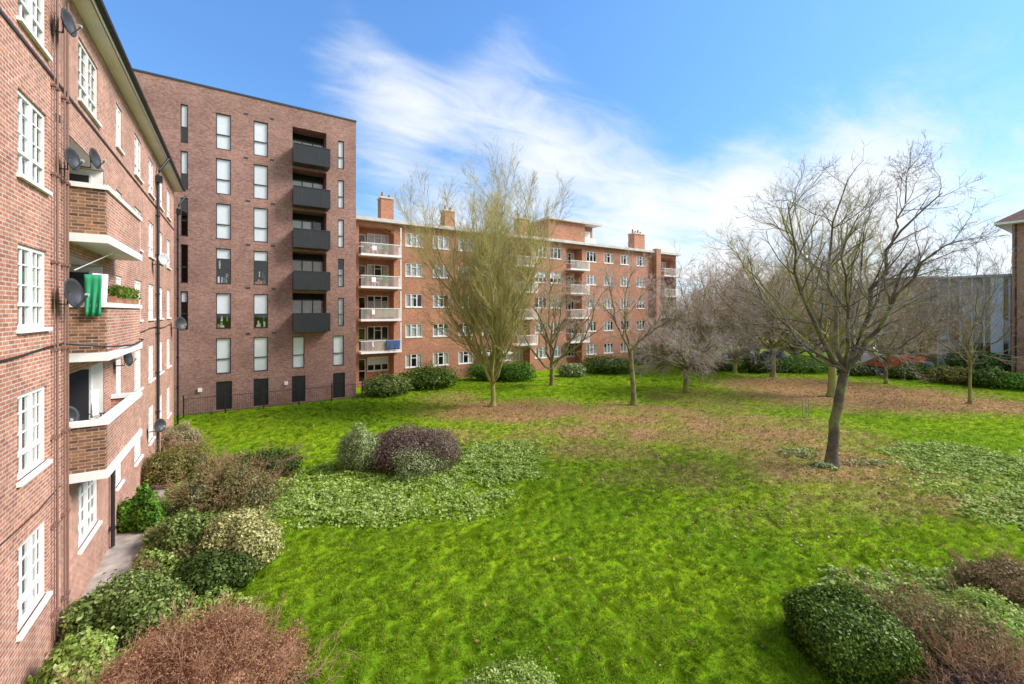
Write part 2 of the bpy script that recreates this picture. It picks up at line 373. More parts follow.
def ground_mat():
    m, nt, N, L, b = new_mat('lawn_ground')
    p = wpos(N, L)
    g = ramp(N, [(.30, (.08, .15, .006)), (.5, (.155, .27, .009)), (.72, (.25, .35, .02))]); L.new(noise(N, L, p, 3.2, 7, .75), g.inputs[0])
    big = ramp(N, [(.35, (.72, .82, .9)), (.68, (1.25, 1.12, 1.0))]); L.new(noise(N, L, p, .22, 4, .6), big.inputs[0])
    gc = mix(N, L, 1, g.outputs[0], big.outputs[0], 'MULTIPLY')
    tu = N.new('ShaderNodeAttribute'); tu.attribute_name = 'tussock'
    tr = ramp(N, [(.27, (.42, .42, .25)), (.42, (.95, .97, .9)), (.65, (1.3, 1.12, 1.1))]); L.new(tu.outputs['Fac'], tr.inputs[0]); gc = mix(N, L, 1, gc, tr.outputs[0], 'MULTIPLY')  # hollows darkened and tussock tops lightened: clump shade put into the colour
    s = ramp(N, [(.25, (.13, .07, .035)), (.5, (.30, .17, .075)), (.75, (.50, .34, .21))]); L.new(noise(N, L, p, 14, 6, .85), s.inputs[0])
    at = N.new('ShaderNodeAttribute'); at.attribute_name = 'litter'
    nz = noise(N, L, p, 4.5, 10, .9)
    a = N.new('ShaderNodeMath'); a.operation = 'ADD'; L.new(at.outputs['Fac'], a.inputs[0]); L.new(nz, a.inputs[1])
    mr = N.new('ShaderNodeMapRange'); L.new(a.outputs[0], mr.inputs[0]); mr.inputs[1].default_value = .66; mr.inputs[2].default_value = 1.22
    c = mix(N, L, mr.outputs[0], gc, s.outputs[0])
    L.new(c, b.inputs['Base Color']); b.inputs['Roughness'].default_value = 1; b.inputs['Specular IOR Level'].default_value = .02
    bp = N.new('ShaderNodeBump'); bp.inputs['Strength'].default_value = .9; bp.inputs['Distance'].default_value = .06
    L.new(noise(N, L, p, 5, 6, .7), bp.inputs['Height']); L.new(bp.outputs[0], b.inputs['Normal'])
    return m
def hgt(x, y):
    return .05*np.sin(x*.31+1)*np.sin(y*.27)+.02*np.sin(x*1.1+y*.6)+.02*np.sin(y*1.4-x*.5)
def make_ground():
    xs = np.concatenate([[-900, -300, -100, -30], np.arange(-4, 18, .09), np.arange(18, 62, .4), [75, 110, 200, 500, 1200]])
    ys = np.concatenate([[-600, -200, -60, -20], np.arange(-6, 2, .4), np.arange(2, 24, .09), np.arange(24, 46, .4), [55, 80, 150, 400, 1500]])
    X, Y = np.meshgrid(xs, ys, indexing='ij')
    fade = np.clip((X+3)/4, 0, 1)*np.clip((60-X)/8, 0, 1)*np.clip((37-Y)/5, 0, 1)*np.clip((Y+5)/4, 0, 1)
    Z = hgt(X, Y)*fade+(tussock(X, Y)-.5)*.15*fade
    V = np.stack([X, Y, Z], -1).reshape(-1, 3); nx, ny = X.shape
    i = np.arange(nx-1)[:, None]*ny+np.arange(ny-1)[None, :]
    F = np.stack([i, i+ny, i+ny+1, i+1], -1).reshape(-1, 4)
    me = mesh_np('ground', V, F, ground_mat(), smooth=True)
    at = me.attributes.new('litter', 'FLOAT', 'POINT'); at.data.foreach_set('value', litter_amount(V[:, 0], V[:, 1]).astype(np.float32))
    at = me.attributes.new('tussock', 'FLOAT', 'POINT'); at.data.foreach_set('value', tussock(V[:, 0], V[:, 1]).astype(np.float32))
    tag(link('ground', me), kind='structure')
make_ground()
# concrete strip along the left block, and the road beyond the garden
MB().box(-3.22, -2.35, 2, 31.6, -.1, .05, M['path']).build('path')['kind'] = 'structure'
MB().box(60.5, 68, -60, 60, -.1, .03, M['asphalt']).build('road')['kind'] = 'structure'
k = MB().box(59.2, 60.5, -60, 60, -.1, .13, M['path']); k.build('pavement')['kind'] = 'structure'

# ================================================================= LEFT BLOCK
FX = -3.22; YE = 31.7
def left_block():
    rng = random.Random(3)
    t = thing('apartment_block', 'pinkish red brick block of flats with white paned windows and cream eaves', 'building', (FX, 0, 0))
    t.location = (0, 0, 0)
    sills = [1.4, 4.05, 6.7, 9.4, 12.1]; wh = 1.5
    holes = []; wins = []
    Aw, Bw, Cw = 1.32, 1.25, .8
    kitA = WinKit(Aw, wh, 'georgian'); kitC = WinKit(Cw, 1.35, 'small')
    kitB = WinKit(1.7, 1.5, 'georgian')
    colA = [(4.6, kitA), (7.6, kitA), (10.8, kitA)]
    far = [onX(p, FX) for p in (134.5, 148.5, 158.5, 166.8)]
    Ys = [(y, kitA) for y in (4.6, 7.6, 10.8)] + [(y, kitA) for y in far]
    for y, kt in Ys:
        for z in sills:
            holes.append((y, y+kt.w, z, z+kt.h)); wins.append((kt, y, z))
    yc = onX(116, FX)
    for z in sills: holes.append((yc, yc+.8, z+.1, z+.1+1.35)); wins.append((kitC, yc, z+.1))
    for z in (sills[0]-.1, sills[4]): holes.append((14.1, 15.8, z, z+1.5)); wins.append((kitB, 14.1, z))
    slabs = [3.18, 5.88, 8.58]; 
    by0, by1, ry1 = 13.3, 17.3, 16.4
    for s in slabs: holes.append((by0+.1, ry1, s+.2, s+2.42, 1.1))
    wall = MB(); TOP = 14.15
    facade(wall, 'X', FX, 2, YE, 0, TOP, holes, M['brick_pink'])
    B = FX-9
    wall.face([(FX, YE, 0), (B, YE, 0), (B, YE, TOP), (FX, YE, TOP)], M['brick_pink'])
    wall.face([(B, 2, 0), (FX, 2, 0), (FX, 2, TOP), (B, 2, TOP)], M['brick_pink'])
    wall.face([(B, YE, 0), (B, 2, 0), (B, 2, TOP), (B, YE, TOP)], M['brick_pink'])
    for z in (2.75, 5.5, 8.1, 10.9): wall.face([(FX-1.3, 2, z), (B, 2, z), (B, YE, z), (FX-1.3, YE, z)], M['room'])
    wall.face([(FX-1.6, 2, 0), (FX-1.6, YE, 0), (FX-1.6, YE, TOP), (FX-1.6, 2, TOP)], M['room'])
    # recess backs of the balconies: pale walls
    for s in slabs:
        x = FX-1.1
        wall.face([(x, by0+.1, s+.2), (x, ry1, s+.2), (x, ry1, s+2.42), (x, by0+.1, s+2.42)], M['cream'])
        wall.face([(FX-.02, ry1-.004, s+.2), (FX-1.09, ry1-.004, s+.2), (FX-1.09, ry1-.004, s+2.4), (FX-.02, ry1-.004, s+2.4)], M['cream'])
        wall.face([(FX-.02, by0+.11, s+2.414), (FX-1.09, by0+.11, s+2.414), (FX-1.09, ry1-.01, s+2.414), (FX-.02, ry1-.01, s+2.414)], M['cream'])
    wall.build('wall', t)
    sc = MB().box(FX-.02, FX+.025, 2, YE, 11.78, 11.84, M['black'])
    sc.build('string_course', t)
    rf = MB(); e = .40
    rf.box(B-e, FX+e-.03, 1.5, YE+.35, TOP, TOP+.05, M['cream']).build('soffit', t)
    r2 = MB(); r2.box(FX+e-.05, FX+e, 1.5, YE+.35, TOP-.0, TOP+.2, M['white']).build('fascia', t)
    rr = MB(); z0 = TOP+.2; pk = TOP+3; mx = (B+FX)/2
    rr.face([(FX+e, 1.5, z0), (FX+e, YE+.35, z0), (mx, YE-4, pk), (mx, 6, pk)], M['roof_tile'])
    rr.face([(B-e, YE+.35, z0), (B-e, 1.5, z0), (mx, 6, pk), (mx, YE-4, pk)], M['roof_tile'])
    rr.face([(FX+e, YE+.35, z0), (B-e, YE+.35, z0), (mx, YE-4, pk)], M['roof_tile'])
    rr.face([(B-e, 1.5, z0), (FX+e, 1.5, z0), (mx, 6, pk)], M['roof_tile'])
    rr.build('roof', t)
    g = MB(); g.tube([(FX+e+.06, 1.5, TOP+.14), (FX+e+.06, YE+.4, TOP+.14)], .075, M['black']).build('gutter', t)
    def pipe(y, zt, zb, r, off=.09, elbow=False, m='black'):
        p = MB(); pts = [(FX+off, y, zb), (FX+off, y, zt)]
        if elbow: pts = [(FX+off, y, zb), (FX+off, y, zt-.9), (FX+off+.05, y, zt-.7), (FX+e+.06, y+.25, zt)]
        p.tube(pts, r, M[m], 8)
        z = zb+.5
        while z < zt-1: p.box(FX, FX+off+r+.015, y-r-.03, y+r+.03, z, z+.05, M[m]); z += 1.8
        if elbow: p.box(FX+.02, FX+off+.16, y-.14, y+.14, zt-1.25, zt-.95, M[m])
        return p.build('drainpipe', t)
    yp = onX(155.5, FX); pipe(yp, TOP+.05, .1, .06, elbow=True)
    pipe(onX(176, FX), TOP+.05, .1, .055, elbow=True)
    pipe(16.9, 3.1, .1, .05)
    for y, r in ((12.35, .012), (12.52, .02), (12.95, .018)): pipe(y, 13.6, .3, r, .05, m='brickpipe')
    pipe(13.15, 13.8, .3, .022, .05, m='brickpipe')
    # cable looped along the wall
    cb = MB(); pts = []; 
    for i in range(60):
        y = 8+i*.38; pts.append((FX+.03 if not (13.1 < y < 17.5) else FX+.75, y, 6.27+.05*math.sin(y*1.1)-(.12 if 13 < y < 17.5 else 0)))
    cb.tube(pts, .02, M['black'], 5).build('cable', t)
    cb = MB().tube([(FX+.02, 8+i*1.2, 3.28+.05*math.sin(i*1.7)) for i in range(5)], .012, M['black'], 5).build('cable', t)
    kinds = ['net', 'sides', None, 'netlow', 'sides', None, 'half', None, 'sides']
    for i, (kt, y, z) in enumerate(wins): kt.put(t, (FX, y, z), RX, kinds[(i*5+i//3) % len(kinds)], rng)
    vent = MB().box(FX, FX+.04, 12.6, 12.75, 11.0, 11.15, M['dark_metal']).build('vent', t)
    # balconies
    PX = -2.58
    for bi, s in enumerate(slabs):
        b = MB(); b.box(FX+.002, PX+.05, by0-.05, by1+.05, s, s+.19, M['white'])
        bo = b.build('balcony', t)
        p = MB(); zt = s+1.23
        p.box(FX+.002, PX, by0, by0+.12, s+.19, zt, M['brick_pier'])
        p.box(PX-.12, PX, by0+.12, by1-.12, s+.19, zt, M['brick_pink']).box(FX+.002, PX, by1-.12, by1, s+.19, zt, M['brick_pink'])
        p.build('parapet', bo)
        c = MB(); c.box(FX+.004, PX+.05, by0-.05, by0+.17, zt, zt+.11, M['white']).box(PX-.17, PX+.05, by0+.17, by1+.05, zt, zt+.11, M['white']).box(FX+.004, PX-.17, by1-.17, by1+.05, zt, zt+.11, M['white'])
        c.build('coping', bo)
        dd = MB(); x = FX-1.06; z = s+.22
        dd.box(x-.03, x+.03, 15.35, 15.43, z, z+2.05, M['white']).box(x-.03, x+.03, 16.15, 16.23, z, z+2.05, M['white']).box(x-.03, x+.03, 15.43, 16.15, z+1.97, z+2.05, M['white']).box(x-.02, x+.02, 15.43, 16.15, z, z+1.97, M['dark_metal'])
        dr = dd.build('balcony_door', bo)
        MB().box(FX-.85, FX-.3, ry1-.05, ry1-.006, z, z+2.0, M['dark_metal']).box(FX-.9, FX-.85, ry1-.06, ry1-.006, z, z+2.05, M['white']).box(FX-.3, FX-.25, ry1-.06, ry1-.006, z, z+2.05, M['white']).build('balcony_door', bo)
    return t
M['brickpipe'] = plain('brick_red_pipe', (.22, .12, .09), .6, .1)
left_block()

def dish(label, loc, r, face_deg, mat='dish', post=.35, grp='satellite dishes fixed to the pink brick block'):
    """wall bracket at loc on the facade, dish standing out on an arm; face_deg = direction the dish looks (0 = +X, 90 = +Y)"""
    t = thing('satellite_dish', label, 'satellite dish', loc, 0, grp)
    a = MB(); a.box(0, .03, -.06, .06, -.1, .1, M['dark_metal']); a.tube([(.02, 0, 0), (post, 0, 0), (post, 0, .22)], .018, M['dark_metal'], 6)
    a.build('bracket', t)
    fd = Vector((math.cos(RAD(face_deg)), math.sin(RAD(face_deg)), .14)).normalized()
    q = fd.to_track_quat('Z', 'Y').to_matrix()
    V, F = [], []; n, k = 20, 5; r = r*.72
    for j in range(k+1):
        rr = r*j/k
        for i in range(n): V.append((rr*math.cos(2*math.pi*i/n)*1.0, rr*math.sin(2*math.pi*i/n)*1.08, .35*rr*rr/r))
    for j in range(k):
        for i in range(n): F.append((j*n+i, (j+1)*n+i, (j+1)*n+(i+1) % n, j*n+(i+1) % n))
    c = Vector((post+.02, 0, .22))
    V = [c+q@Vector(v) for v in V]
    me = bpy.data.meshes.new('reflector'); me.from_pydata([tuple(v) for v in V], [], F); me.materials.append(M[mat])
    for p in me.polygons: p.use_smooth = True
    o = link('reflector', me, t); md = o.modifiers.new('thick', 'SOLIDIFY'); md.thickness = .015
    l = MB(); down = c+q@Vector((0, -r*1.0, .3*r)); f = c+q@Vector((0, -r*.25, r*1.15))
    l.tube([down, f], .011, M['dark_metal'], 5); l.tube([f, f-(f-c)*.18], .03, M['dish_light'], 8)
    l.build('receiver', t); return t
def wallpt(px, py, off=0):
    y = onX(px, FX); a = (px-512)/FPX; d = y/(CT-a*ST); return (FX+off, y, H-(py-312)/FPX*d)
dish('dark satellite dish highest on the brick wall, beside the top left window', wallpt(52, 30), .33, -12, post=.16)
dish('dark satellite dish on the drainpipes, nearer of the two at the top balcony', wallpt(57, 168), .30, -18, post=.16)
dish('dark satellite dish over the top balcony parapet, farther of the pair there', (-3.2, 13.6, 10.35), .30, -12, post=.3)
dish('large dark satellite dish beside the green washing at the middle balcony', wallpt(54, 304), .40, -16, post=.2)
dish('small dark satellite dish behind the flower troughs of the middle balcony', (-3.2, 16.9, 7.3), .27, -10, post=.4)
dish('dark satellite dish on the wall above the lowest balcony parapet', (FX, 17.5, 5.35), .33, -14, post=.25)
dish('grey satellite dish standing inside the lowest balcony', (-3.7, 13.75, 4.35), .34, -50, post=.3)
dish('pale satellite dish by the long black drainpipe', (FX, onX(152, FX), 9.1), .36, -40, 'dish_light')
dish('dark satellite dish near the far corner of the pink block', (FX, YE-1.2, 6.1), .5, -40)
dish('dark satellite dish low on the wall above the garden bed', (FX, onX(147, FX), 2.0), .36, -40)

# ================================================================= DARK BLOCK
DY = 36.3
def dark_block():
    rng = random.Random(5)
    t = thing('apartment_block', 'tall flat roofed brown brick block with stacked dark metal balconies', 'building')
    x0, x1, TOP = -14, onY(356, DY), 22.6
    cols = {0: (180.5, 188), 1: (216, 231.5), 2: (253.6, 268.5)}
    holes = []; wins = []
    kits = {0: WinKit(onY(188, DY)-onY(180.5, DY), 2.6, 'dark'), 1: WinKit(onY(231, DY)-onY(216, DY), 2.5, 'dark'), 2: WinKit(onY(268, DY)-onY(253.6, DY), 2.5, 'dark'), 5: WinKit(onY(344, DY)-onY(338, DY), 2.25, 'dark'), 3: WinKit(onY(304.5, DY)-onY(292.5, DY), 2.4, 'dark')}
    for c, (a, b) in cols.items():
        for k in range(6 if c else 5):
            x = onY(a, DY); z = 18.5-3.17*k
            kt = kits[c]; holes.append((x, x+kt.w, z, z+kt.h)); wins.append((kt, x, z, c, k))
    xr = onY(338, DY)
    for k in range(5): z = 18.55-3.17*k; holes.append((xr, xr+kits[5].w, z, z+2.25)); wins.append((kits[5], xr, z, 5, k))
    for a in (292.5, 333): x = onY(a, DY); z = 18.55-3.17*5; holes.append((x, x+kits[3].w, z, z+2.4)); wins.append((kits[3], x, z, 6, 5))
    bx0, bx1 = onY(292.5, DY), onY(326.5, DY)
    for k in range(5): z = 18.1-3.17*k; holes.append((bx0, bx1, z+.1, z+3.05, 1.4))
    doors = []
    for a, b in ((216, 232), (253.6, 268.5), (292, 305.5), (333, 345)):
        xa = onY(a, DY); xb = onY(b, DY); holes.append((xa, xb, .1, 2.1)); doors.append((xa, xb))
    wl = MB(); facade(wl, 'Y', DY, x0, x1, 0, TOP, holes, M['brick_brown'], depth=.16)
    bk = DY+4.6
    wl.face([(x1, DY, 0), (x1, bk, 0), (x1, bk, TOP), (x1, DY, TOP)], M['brick_brown'])
    wl.face([(x0, bk, 0), (x0, DY, 0), (x0, DY, TOP), (x0, bk, TOP)], M['brick_brown'])
    wl.face([(x1, bk, 0), (x0, bk, 0), (x0, bk, TOP), (x1, bk, TOP)], M['brick_brown'])
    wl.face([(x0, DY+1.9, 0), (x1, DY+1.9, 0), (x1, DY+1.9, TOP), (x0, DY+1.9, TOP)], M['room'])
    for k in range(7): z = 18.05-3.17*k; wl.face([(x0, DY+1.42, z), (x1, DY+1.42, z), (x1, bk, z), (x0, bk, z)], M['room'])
    wl.build('wall', t)
    MB().box(x0-.04, x1+.04, DY-.04, bk+.04, TOP, TOP+.12, M['dark_metal']).build('coping', t)
    MB().box(x0+.1, x1-.1, DY+.1, bk-.1, TOP-.3, TOP-.1, M['roof_grey']).build('roof', t)
    kk = {0: ['blindhalf', 'blindhalf', None, None, 'blindthird'], 1: ['blind', 'blind', 'blind', 'blindthird', 'blindhalf', 'blind'], 2: ['blind', 'blind', 'blind', 'blindthird', 'blindhalf', 'blind'], 5: ['blind', 'blind', 'blind', 'netlow', 'net'], 6: ['blind']*6}
    for kt, x, z, c, k in wins:
        wo = kt.put(t, (x, DY, z), 0, kk[c][k], rng)
        if c in (1, 2) and k in (3, 4):
            q = MB()
            for i in range(9):
                xx = rng.uniform(.08, kt.w-.25); zz = .08 if i < 5 else rng.uniform(.1, 1.3); w_ = rng.uniform(.06, .16); q.box(xx, xx+w_, .2+i*.012, .205+i*.012, zz, zz+rng.uniform(.12, .45), M[rng.choice(['white_cloth', 'curtain2', 'pot', 'curtain', 'teal_panel'])])
            link('ornaments', q.mesh('ornaments'), wo)['kind'] = 'stuff'
    for a, b in doors:
        d = MB(); d.box(a, b, DY+.1, DY+.15, .1, 2.1, M['black'])
        n = 9
        for i in range(n): d.box(a+.03+(b-a-.06)*i/n, a+.03+(b-a-.06)*(i+.5)/n, DY+.085, DY+.1, .15, 2.05, M['black'])
        d.build('door', t)
    for k in range(5):
        z = 18.2-3.17*k
        b = MB().box(bx0-.02, bx1+.12, DY-1.0, DY+.3, z-.02, z+.14, M['dark_metal']); bo = b.build('balcony', t)
        p = MB(); zt = z+1.35; X0, X1 = bx0-.02, bx1+.12
        def side(xa, xb, ya, yb):
            p.box(xa, xb, ya, yb, z+.14, zt, M['dark_metal'])
        side(X0, X1, DY-1.0, DY-.96); side(X0, X0+.04, DY-.96, DY-.002); side(X1-.04, X1, DY-.96, DY-.002)
        n = 26
        for i in range(n+1): xx = X0+(X1-X0-.02)*i/n; p.box(xx, xx+.02, DY-1.025, DY-1.0, z, zt-.02, M['dark_metal'])
        p.box(X0-.02, X1+.02, DY-1.04, DY-.94, zt, zt+.05, M['dark_metal'])
        p.build('parapet', bo)
        d = MB(); y = DY+1.3; w_ = bx1-bx0
        for q in (0, .33, .66, 1): d.box(bx0+(w_-.07)*q, bx0+(w_-.07)*q+.07, y, y+.06, z+.15, z+2.45, M['dark_metal'])
        d.box(bx0, bx1, y+.005, y+.055, z+2.4, z+2.5, M['dark_metal'])
        dd = d.build('balcony_window', bo)
        g = MB().face([(bx0, y+.03, z+.15), (bx1, y+.03, z+.15), (bx1, y+.03, z+2.4), (bx0, y+.03, z+2.4)], M['glass']); g.build('pane', bo)
        g = MB().box(bx0, bx1-(0 if k not in (2,) else w_*.4), y+.15, y+.16, z+(.3 if k < 3 else 1.4), z+2.4, M['blind'] if k < 3 else M['curtain2']); g.build('blind', bo)
    for px, py in ((246, 114), (272, 119), (246, 158), (272, 160), (248, 201), (273, 204), (248, 245), (273, 246), (248, 288), (274, 289), (248, 334), (274, 333)):
        x = onY(px, DY); a = (px-512)/FPX; z = H-(py-312)/FPX*DY/(CT-a*ST)
        MB().box(x-.14, x+.14, DY-.012, DY+.01, z-.07, z+.07, M['dark_metal']).build('vent', t)
    for px, py in ((200, 394), (286, 387)):
        x = onY(px, DY); MB().box(x-.12, x+.12, DY-.12, DY, 1.5, 1.75, M['white']).build('wall_lamp', t)
dark_block()

# railings in front of the brown block
def railings(label, pts, h, spacing=.13, post=2.4):
    t = thing('railings', label, 'fence', (*pts[0], 0))
    o0 = Vector((*pts[0], 0))
    b = MB(); r = MB()
    for (xa, ya), (xb, yb) in zip(pts, pts[1:]):
        A = Vector((xa, ya, 0))-o0; B = Vector((xb, yb, 0))-o0; L = (B-A).length; d = (B-A)/L
        for z in (.15, h-.1): r.tube([A+Vector((0, 0, z)), B+Vector((0, 0, z))], .018, M['black'], 4)
        n = int(L/spacing)
        for i in range(n+1): q = A+d*(L*i/n); b.tube([q+Vector((0, 0, .12)), q+Vector((0, 0, h))], .007, M['black'], 4)
        n = max(1, round(L/post))
        for i in range(n+1):
            q = A+d*(L*i/n); MB().box(q.x-.04, q.x+.04, q.y-.04, q.y+.04, 0, h+.15, M['black']).build('post', t)
    b.build('bars', t); r.build('rail', t)
    return t
railings('low black metal railings along the foot of the brown block', [(-3.1, DY-.75), (8.4, DY-.75)], 1.3)

# ================================================================= LONG BLOCK WITH CHIMNEYS
MY = 41.0
def long_block():
    rng = random.Random(8)
    t = thing('apartment_block', 'long orange brick block of flats with rooftop chimneys and white balconies', 'building')
    x0, x1, TOP = onY(352, MY), onY(676, MY), 15.55
    kt = WinKit(1.75, 1.3, 'triple'); kd = WinKit(2.2, 1.35, 'triple')
    tops = [14.85, 11.85, 8.8, 5.8, 2.8]
    holes = []; wins = []
    stacks = [(onY(359, MY), onY(400, MY)-.6), (onY(513, MY), onY(530, MY)), (onY(566, MY), onY(582, MY)), (onY(659, MY), onY(675.5, MY))]
    for pa in (405.5, 433, 458.5, 482, 498, 535, 550, 586.5, 604, 620.5, 636.5):
        x = onY(pa, MY)
        for z in tops: holes.append((x, x+kt.w, z-1.3, z)); wins.append((kt, x, z-1.3))
    for a, b in stacks:
        for i, z in enumerate(tops): holes.append((a, b, z-2.45, z+.22, 1.3))
    wl = MB(); facade(wl, 'Y', MY, x0, x1, 0, TOP, holes, M['brick_orange'], depth=.1)
    bk = MY+9
    wl.face([(x1, MY, 0), (x1, bk, 0), (x1, bk, TOP), (x1, MY, TOP)], M['brick_orange'])
    wl.face([(x0, bk, 0), (x0, MY, 0), (x0, MY, TOP), (x0, bk, TOP)], M['brick_orange'])
    wl.face([(x1, bk, 0), (x0, bk, 0), (x0, bk, TOP), (x1, bk, TOP)], M['brick_orange'])
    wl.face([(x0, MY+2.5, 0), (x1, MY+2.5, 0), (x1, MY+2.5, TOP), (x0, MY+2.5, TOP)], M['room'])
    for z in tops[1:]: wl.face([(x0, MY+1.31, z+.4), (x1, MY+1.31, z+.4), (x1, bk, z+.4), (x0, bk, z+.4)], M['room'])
    # backs of balcony recesses
    for si, (a, b) in enumerate(stacks):
        for i, z in enumerate(tops):
            zf = z-2.45; y = MY+1.3; n = b-a
            dw = min(.85, n*.25); wx = a+dw+.25; ww = min(2.2, b-wx-.15)
            hs = [(a+.1, a+.1+dw, zf, zf+2.1), (wx, wx+ww, zf+.9, zf+2.25)]
            facade(wl, 'Y', y, a, b, zf, z+.22, hs, M['brick_orange'], depth=.08)
    wl.build('wall', t)
    MB().box(x0-.3, x1+.5, MY-.5, bk+.3, TOP, TOP+.32, M['concrete']).build('roof', t)
    kinds = ['net', None, 'sides', 'net', 'netlow', 'half', None, 'net', 'blindhalf']
    for i, (k, x, z) in enumerate(wins): k.put(t, (x, MY, z), 0, kinds[(i*7+i//4) % 9], rng)
    k2 = {}
    for si, (a, b) in enumerate(stacks):
        dw = min(.85, (b-a)*.25); wx = a+dw+.25; ww = min(2.2, b-wx-.15)
        kw = WinKit(ww, 1.35, 'triple'); 
        bm_l = None
        for i, z in enumerate(tops):
            zf = z-2.45
            kw.put(t, (wx, MY+1.3, zf+.9), 0, kinds[(i*2+si) % 9], rng)
            d = MB(); d.box(a+.1, a+.17, MY+1.34, MY+1.39, zf, zf+2.1, M['white']).box(a+.03+dw, a+.1+dw, MY+1.34, MY+1.39, zf, zf+2.1, M['white']).box(a+.17, a+.03+dw, MY+1.34, MY+1.39, zf+2.03, zf+2.1, M['white']).box(a+.17, a+.03+dw, MY+1.34, MY+1.39, zf+.9, zf+1.0, M['white'])
            d.face([(a+.17, MY+1.365, zf), (a+.03+dw, MY+1.365, zf), (a+.03+dw, MY+1.365, zf+2.03), (a+.17, MY+1.365, zf+2.03)], M['glass'])
            d.build('door', t)
            if i < 4:
                X0, X1 = a-.05, b+.45; Yf = MY-1.0
                s = MB().box(X0, X1, Yf, MY+1.28, zf-.2, zf-.005, M['white']); bo = s.build('balcony', t)
                r = MB(); h = zf+1.0
                r.box(X0, X1, Yf+.02, Yf+.07, h-.06, h, M['white']); r.box(X1-.06, X1-.01, Yf+.07, MY-.01, h-.06, h, M['white']); r.box(X0+.01, X0+.06, Yf+.07, MY-.01, h-.06, h, M['white'])
                n = int((X1-X0)/.11)
                for q in range(n+1):
                    xx = X0+.02+(X1-X0-.06)*q/n; r.box(xx, xx+.022, Yf+.035, Yf+.055, zf, h-.06, M['white'])
                for q in range(8): yy = Yf+.1+(MY-Yf-.15)*q/8; r.box(X1-.045, X1-.025, yy, yy+.02, zf, h-.06, M['white'])
                r.box(X1-.12, X1-.02, Yf+.021, Yf+.1, zf, z+.2 if si == 0 else h, M['white'])
                r.build('balustrade', bo)
                if (i+si) % 3 == 2 or (si == 0 and i == 3):
                    MB().box(X0+.3+(X1-X0)*.25, X1-.3, Yf+.08, Yf+.1, zf+.15, h-.1, M['reed']).build('screen', bo)
    # roof pieces
    for px, wpx, zt, lab in ((386, 1.3, 18.6, 0), (448, 1.2, 18.2, 0), (522, 1.5, 18.5, 0), (637, 2.3, 18.7, 0)):
        x = onY(px, MY+3); c = MB().box(x-wpx/2, x+wpx/2, MY+2.5, MY+3.7, TOP+.3, zt, M['brick_orange']).box(x-wpx/2-.08, x+wpx/2+.08, MY+2.42, MY+3.78, zt, zt+.15, M['concrete'])
        co = c.build('chimney', t)
        n = 2 if wpx < 2 else 4
        for q in range(n):
            xx = x-wpx/2+.3+(wpx-.6)*q/(n-1); MB().tube([(xx, MY+3.1, zt+.15), (xx, MY+3.1, zt+.75-(.2*(q % 2)))], .14, M['pot'], 10, .11).build('chimney_pot', co)
    a, b = onY(556, MY), onY(606, MY)
    tw = MB().box(a, b-2.4, MY+1.5, MY+7, TOP+.3, 18.7, M['brick_orange']).box(b-2.4, b, MY+2.6, MY+7, TOP+.3, 18.7, M['brick_orange'])
    to = tw.build('stair_tower', t)
    MB().box(a-.2, b+.4, MY+1.1, MY+7.2, 18.7, 18.95, M['concrete']).build('cap', to)
    MB().box(b-2.3, b-.3, MY+1.6, MY+1.66, TOP+.3, TOP+1.4, M['white']).build('balustrade', to)
    MB().box(b-2.0, b-.5, MY+2.55, MY+2.6, TOP+1.1, TOP+2.5, M['white']).build('tower_window', to)
    # entrance canopy
    c = onY(486, MY); MB().box(c-.8, c+2.6, MY-1.6, MY-.01, 2.35, 2.55, M['concrete']).build('canopy', t)
    # pier at far right end
    MB().box(onY(652.5, MY), onY(657, MY), MY-.7, MY-.002, 0, TOP+.6, M['brick_orange']).build('pier', t)
    for x in (x0+3.2,): pass
long_block()

# ================================================================= RIGHT: BRICK BLOCK AND GLASS BUILDING
def right_block():
    rng = random.Random(9)
    c = G(1012, 372); X, Yt = c.x, c.y
    t = thing('apartment_block', 'brick block with a tiled hipped roof cut by the right edge', 'building')
    TOP = 17.2; kt = WinKit(1.4, 1.6, 'georgian'); holes = []; wins = []
    y0 = Yt-30
    for j in range(6):
        y = Yt-5.4-j*4
        for k in range(5): z = 1.6+3.1*k; holes.append((y, y+1.4, z, z+1.6)); wins.append((y, z))
    wl = MB(); facade(wl, 'X', X, y0, Yt, 0, TOP, holes, M['brick_far'], sgn=-1)
    wl.face([(X, Yt, 0), (X+10, Yt, 0), (X+10, Yt, TOP), (X, Yt, TOP)], M['brick_far']); wl.face([(X+10, y0, 0), (X, y0, 0), (X, y0, TOP), (X+10, y0, TOP)], M['brick_far'])
    wl.face([(X+10, Yt, 0), (X+10, y0, 0), (X+10, y0, TOP), (X+10, Yt, TOP)], M['brick_far'])
    wl.face([(X+1.5, Yt, 0), (X+1.5, y0, 0), (X+1.5, y0, TOP), (X+1.5, Yt, TOP)], M['room'])
    wl.build('wall', t)
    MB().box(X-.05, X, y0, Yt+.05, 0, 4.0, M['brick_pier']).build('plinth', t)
    r = MB(); e = 1.2; z = TOP
    r.box(X-e, X+10+e, y0-e, Yt+e, z, z+.28, M['cream']); r.build('eaves', t)
    r = MB(); z += .281; m = M['roof_tile']; A = (X-e-.05, Yt+e+.05, z); B_ = (X-e-.05, y0-e, z); Cc = (X+11.2, y0-e, z); D = (X+11.2, Yt+e+.05, z); p1 = (X+5, Yt-5, z+4.5); p2 = (X+5, y0+5, z+4.5)
    r.face([B_, A, p1, p2], m).face([A, D, p1], m).face([D, Cc, p2, p1], m).face([Cc, B_, p2], m); r.build('roof', t)
    for y, z in wins: kt.put(t, (X, y+1.4, z), -RX, rng.choice(['net', None, 'sides']), rng)
    MB().tube([(X-.1, Yt-.3, 0), (X-.1, Yt-.3, TOP)], .07, M['black'], 6).build('drainpipe', t)
right_block()
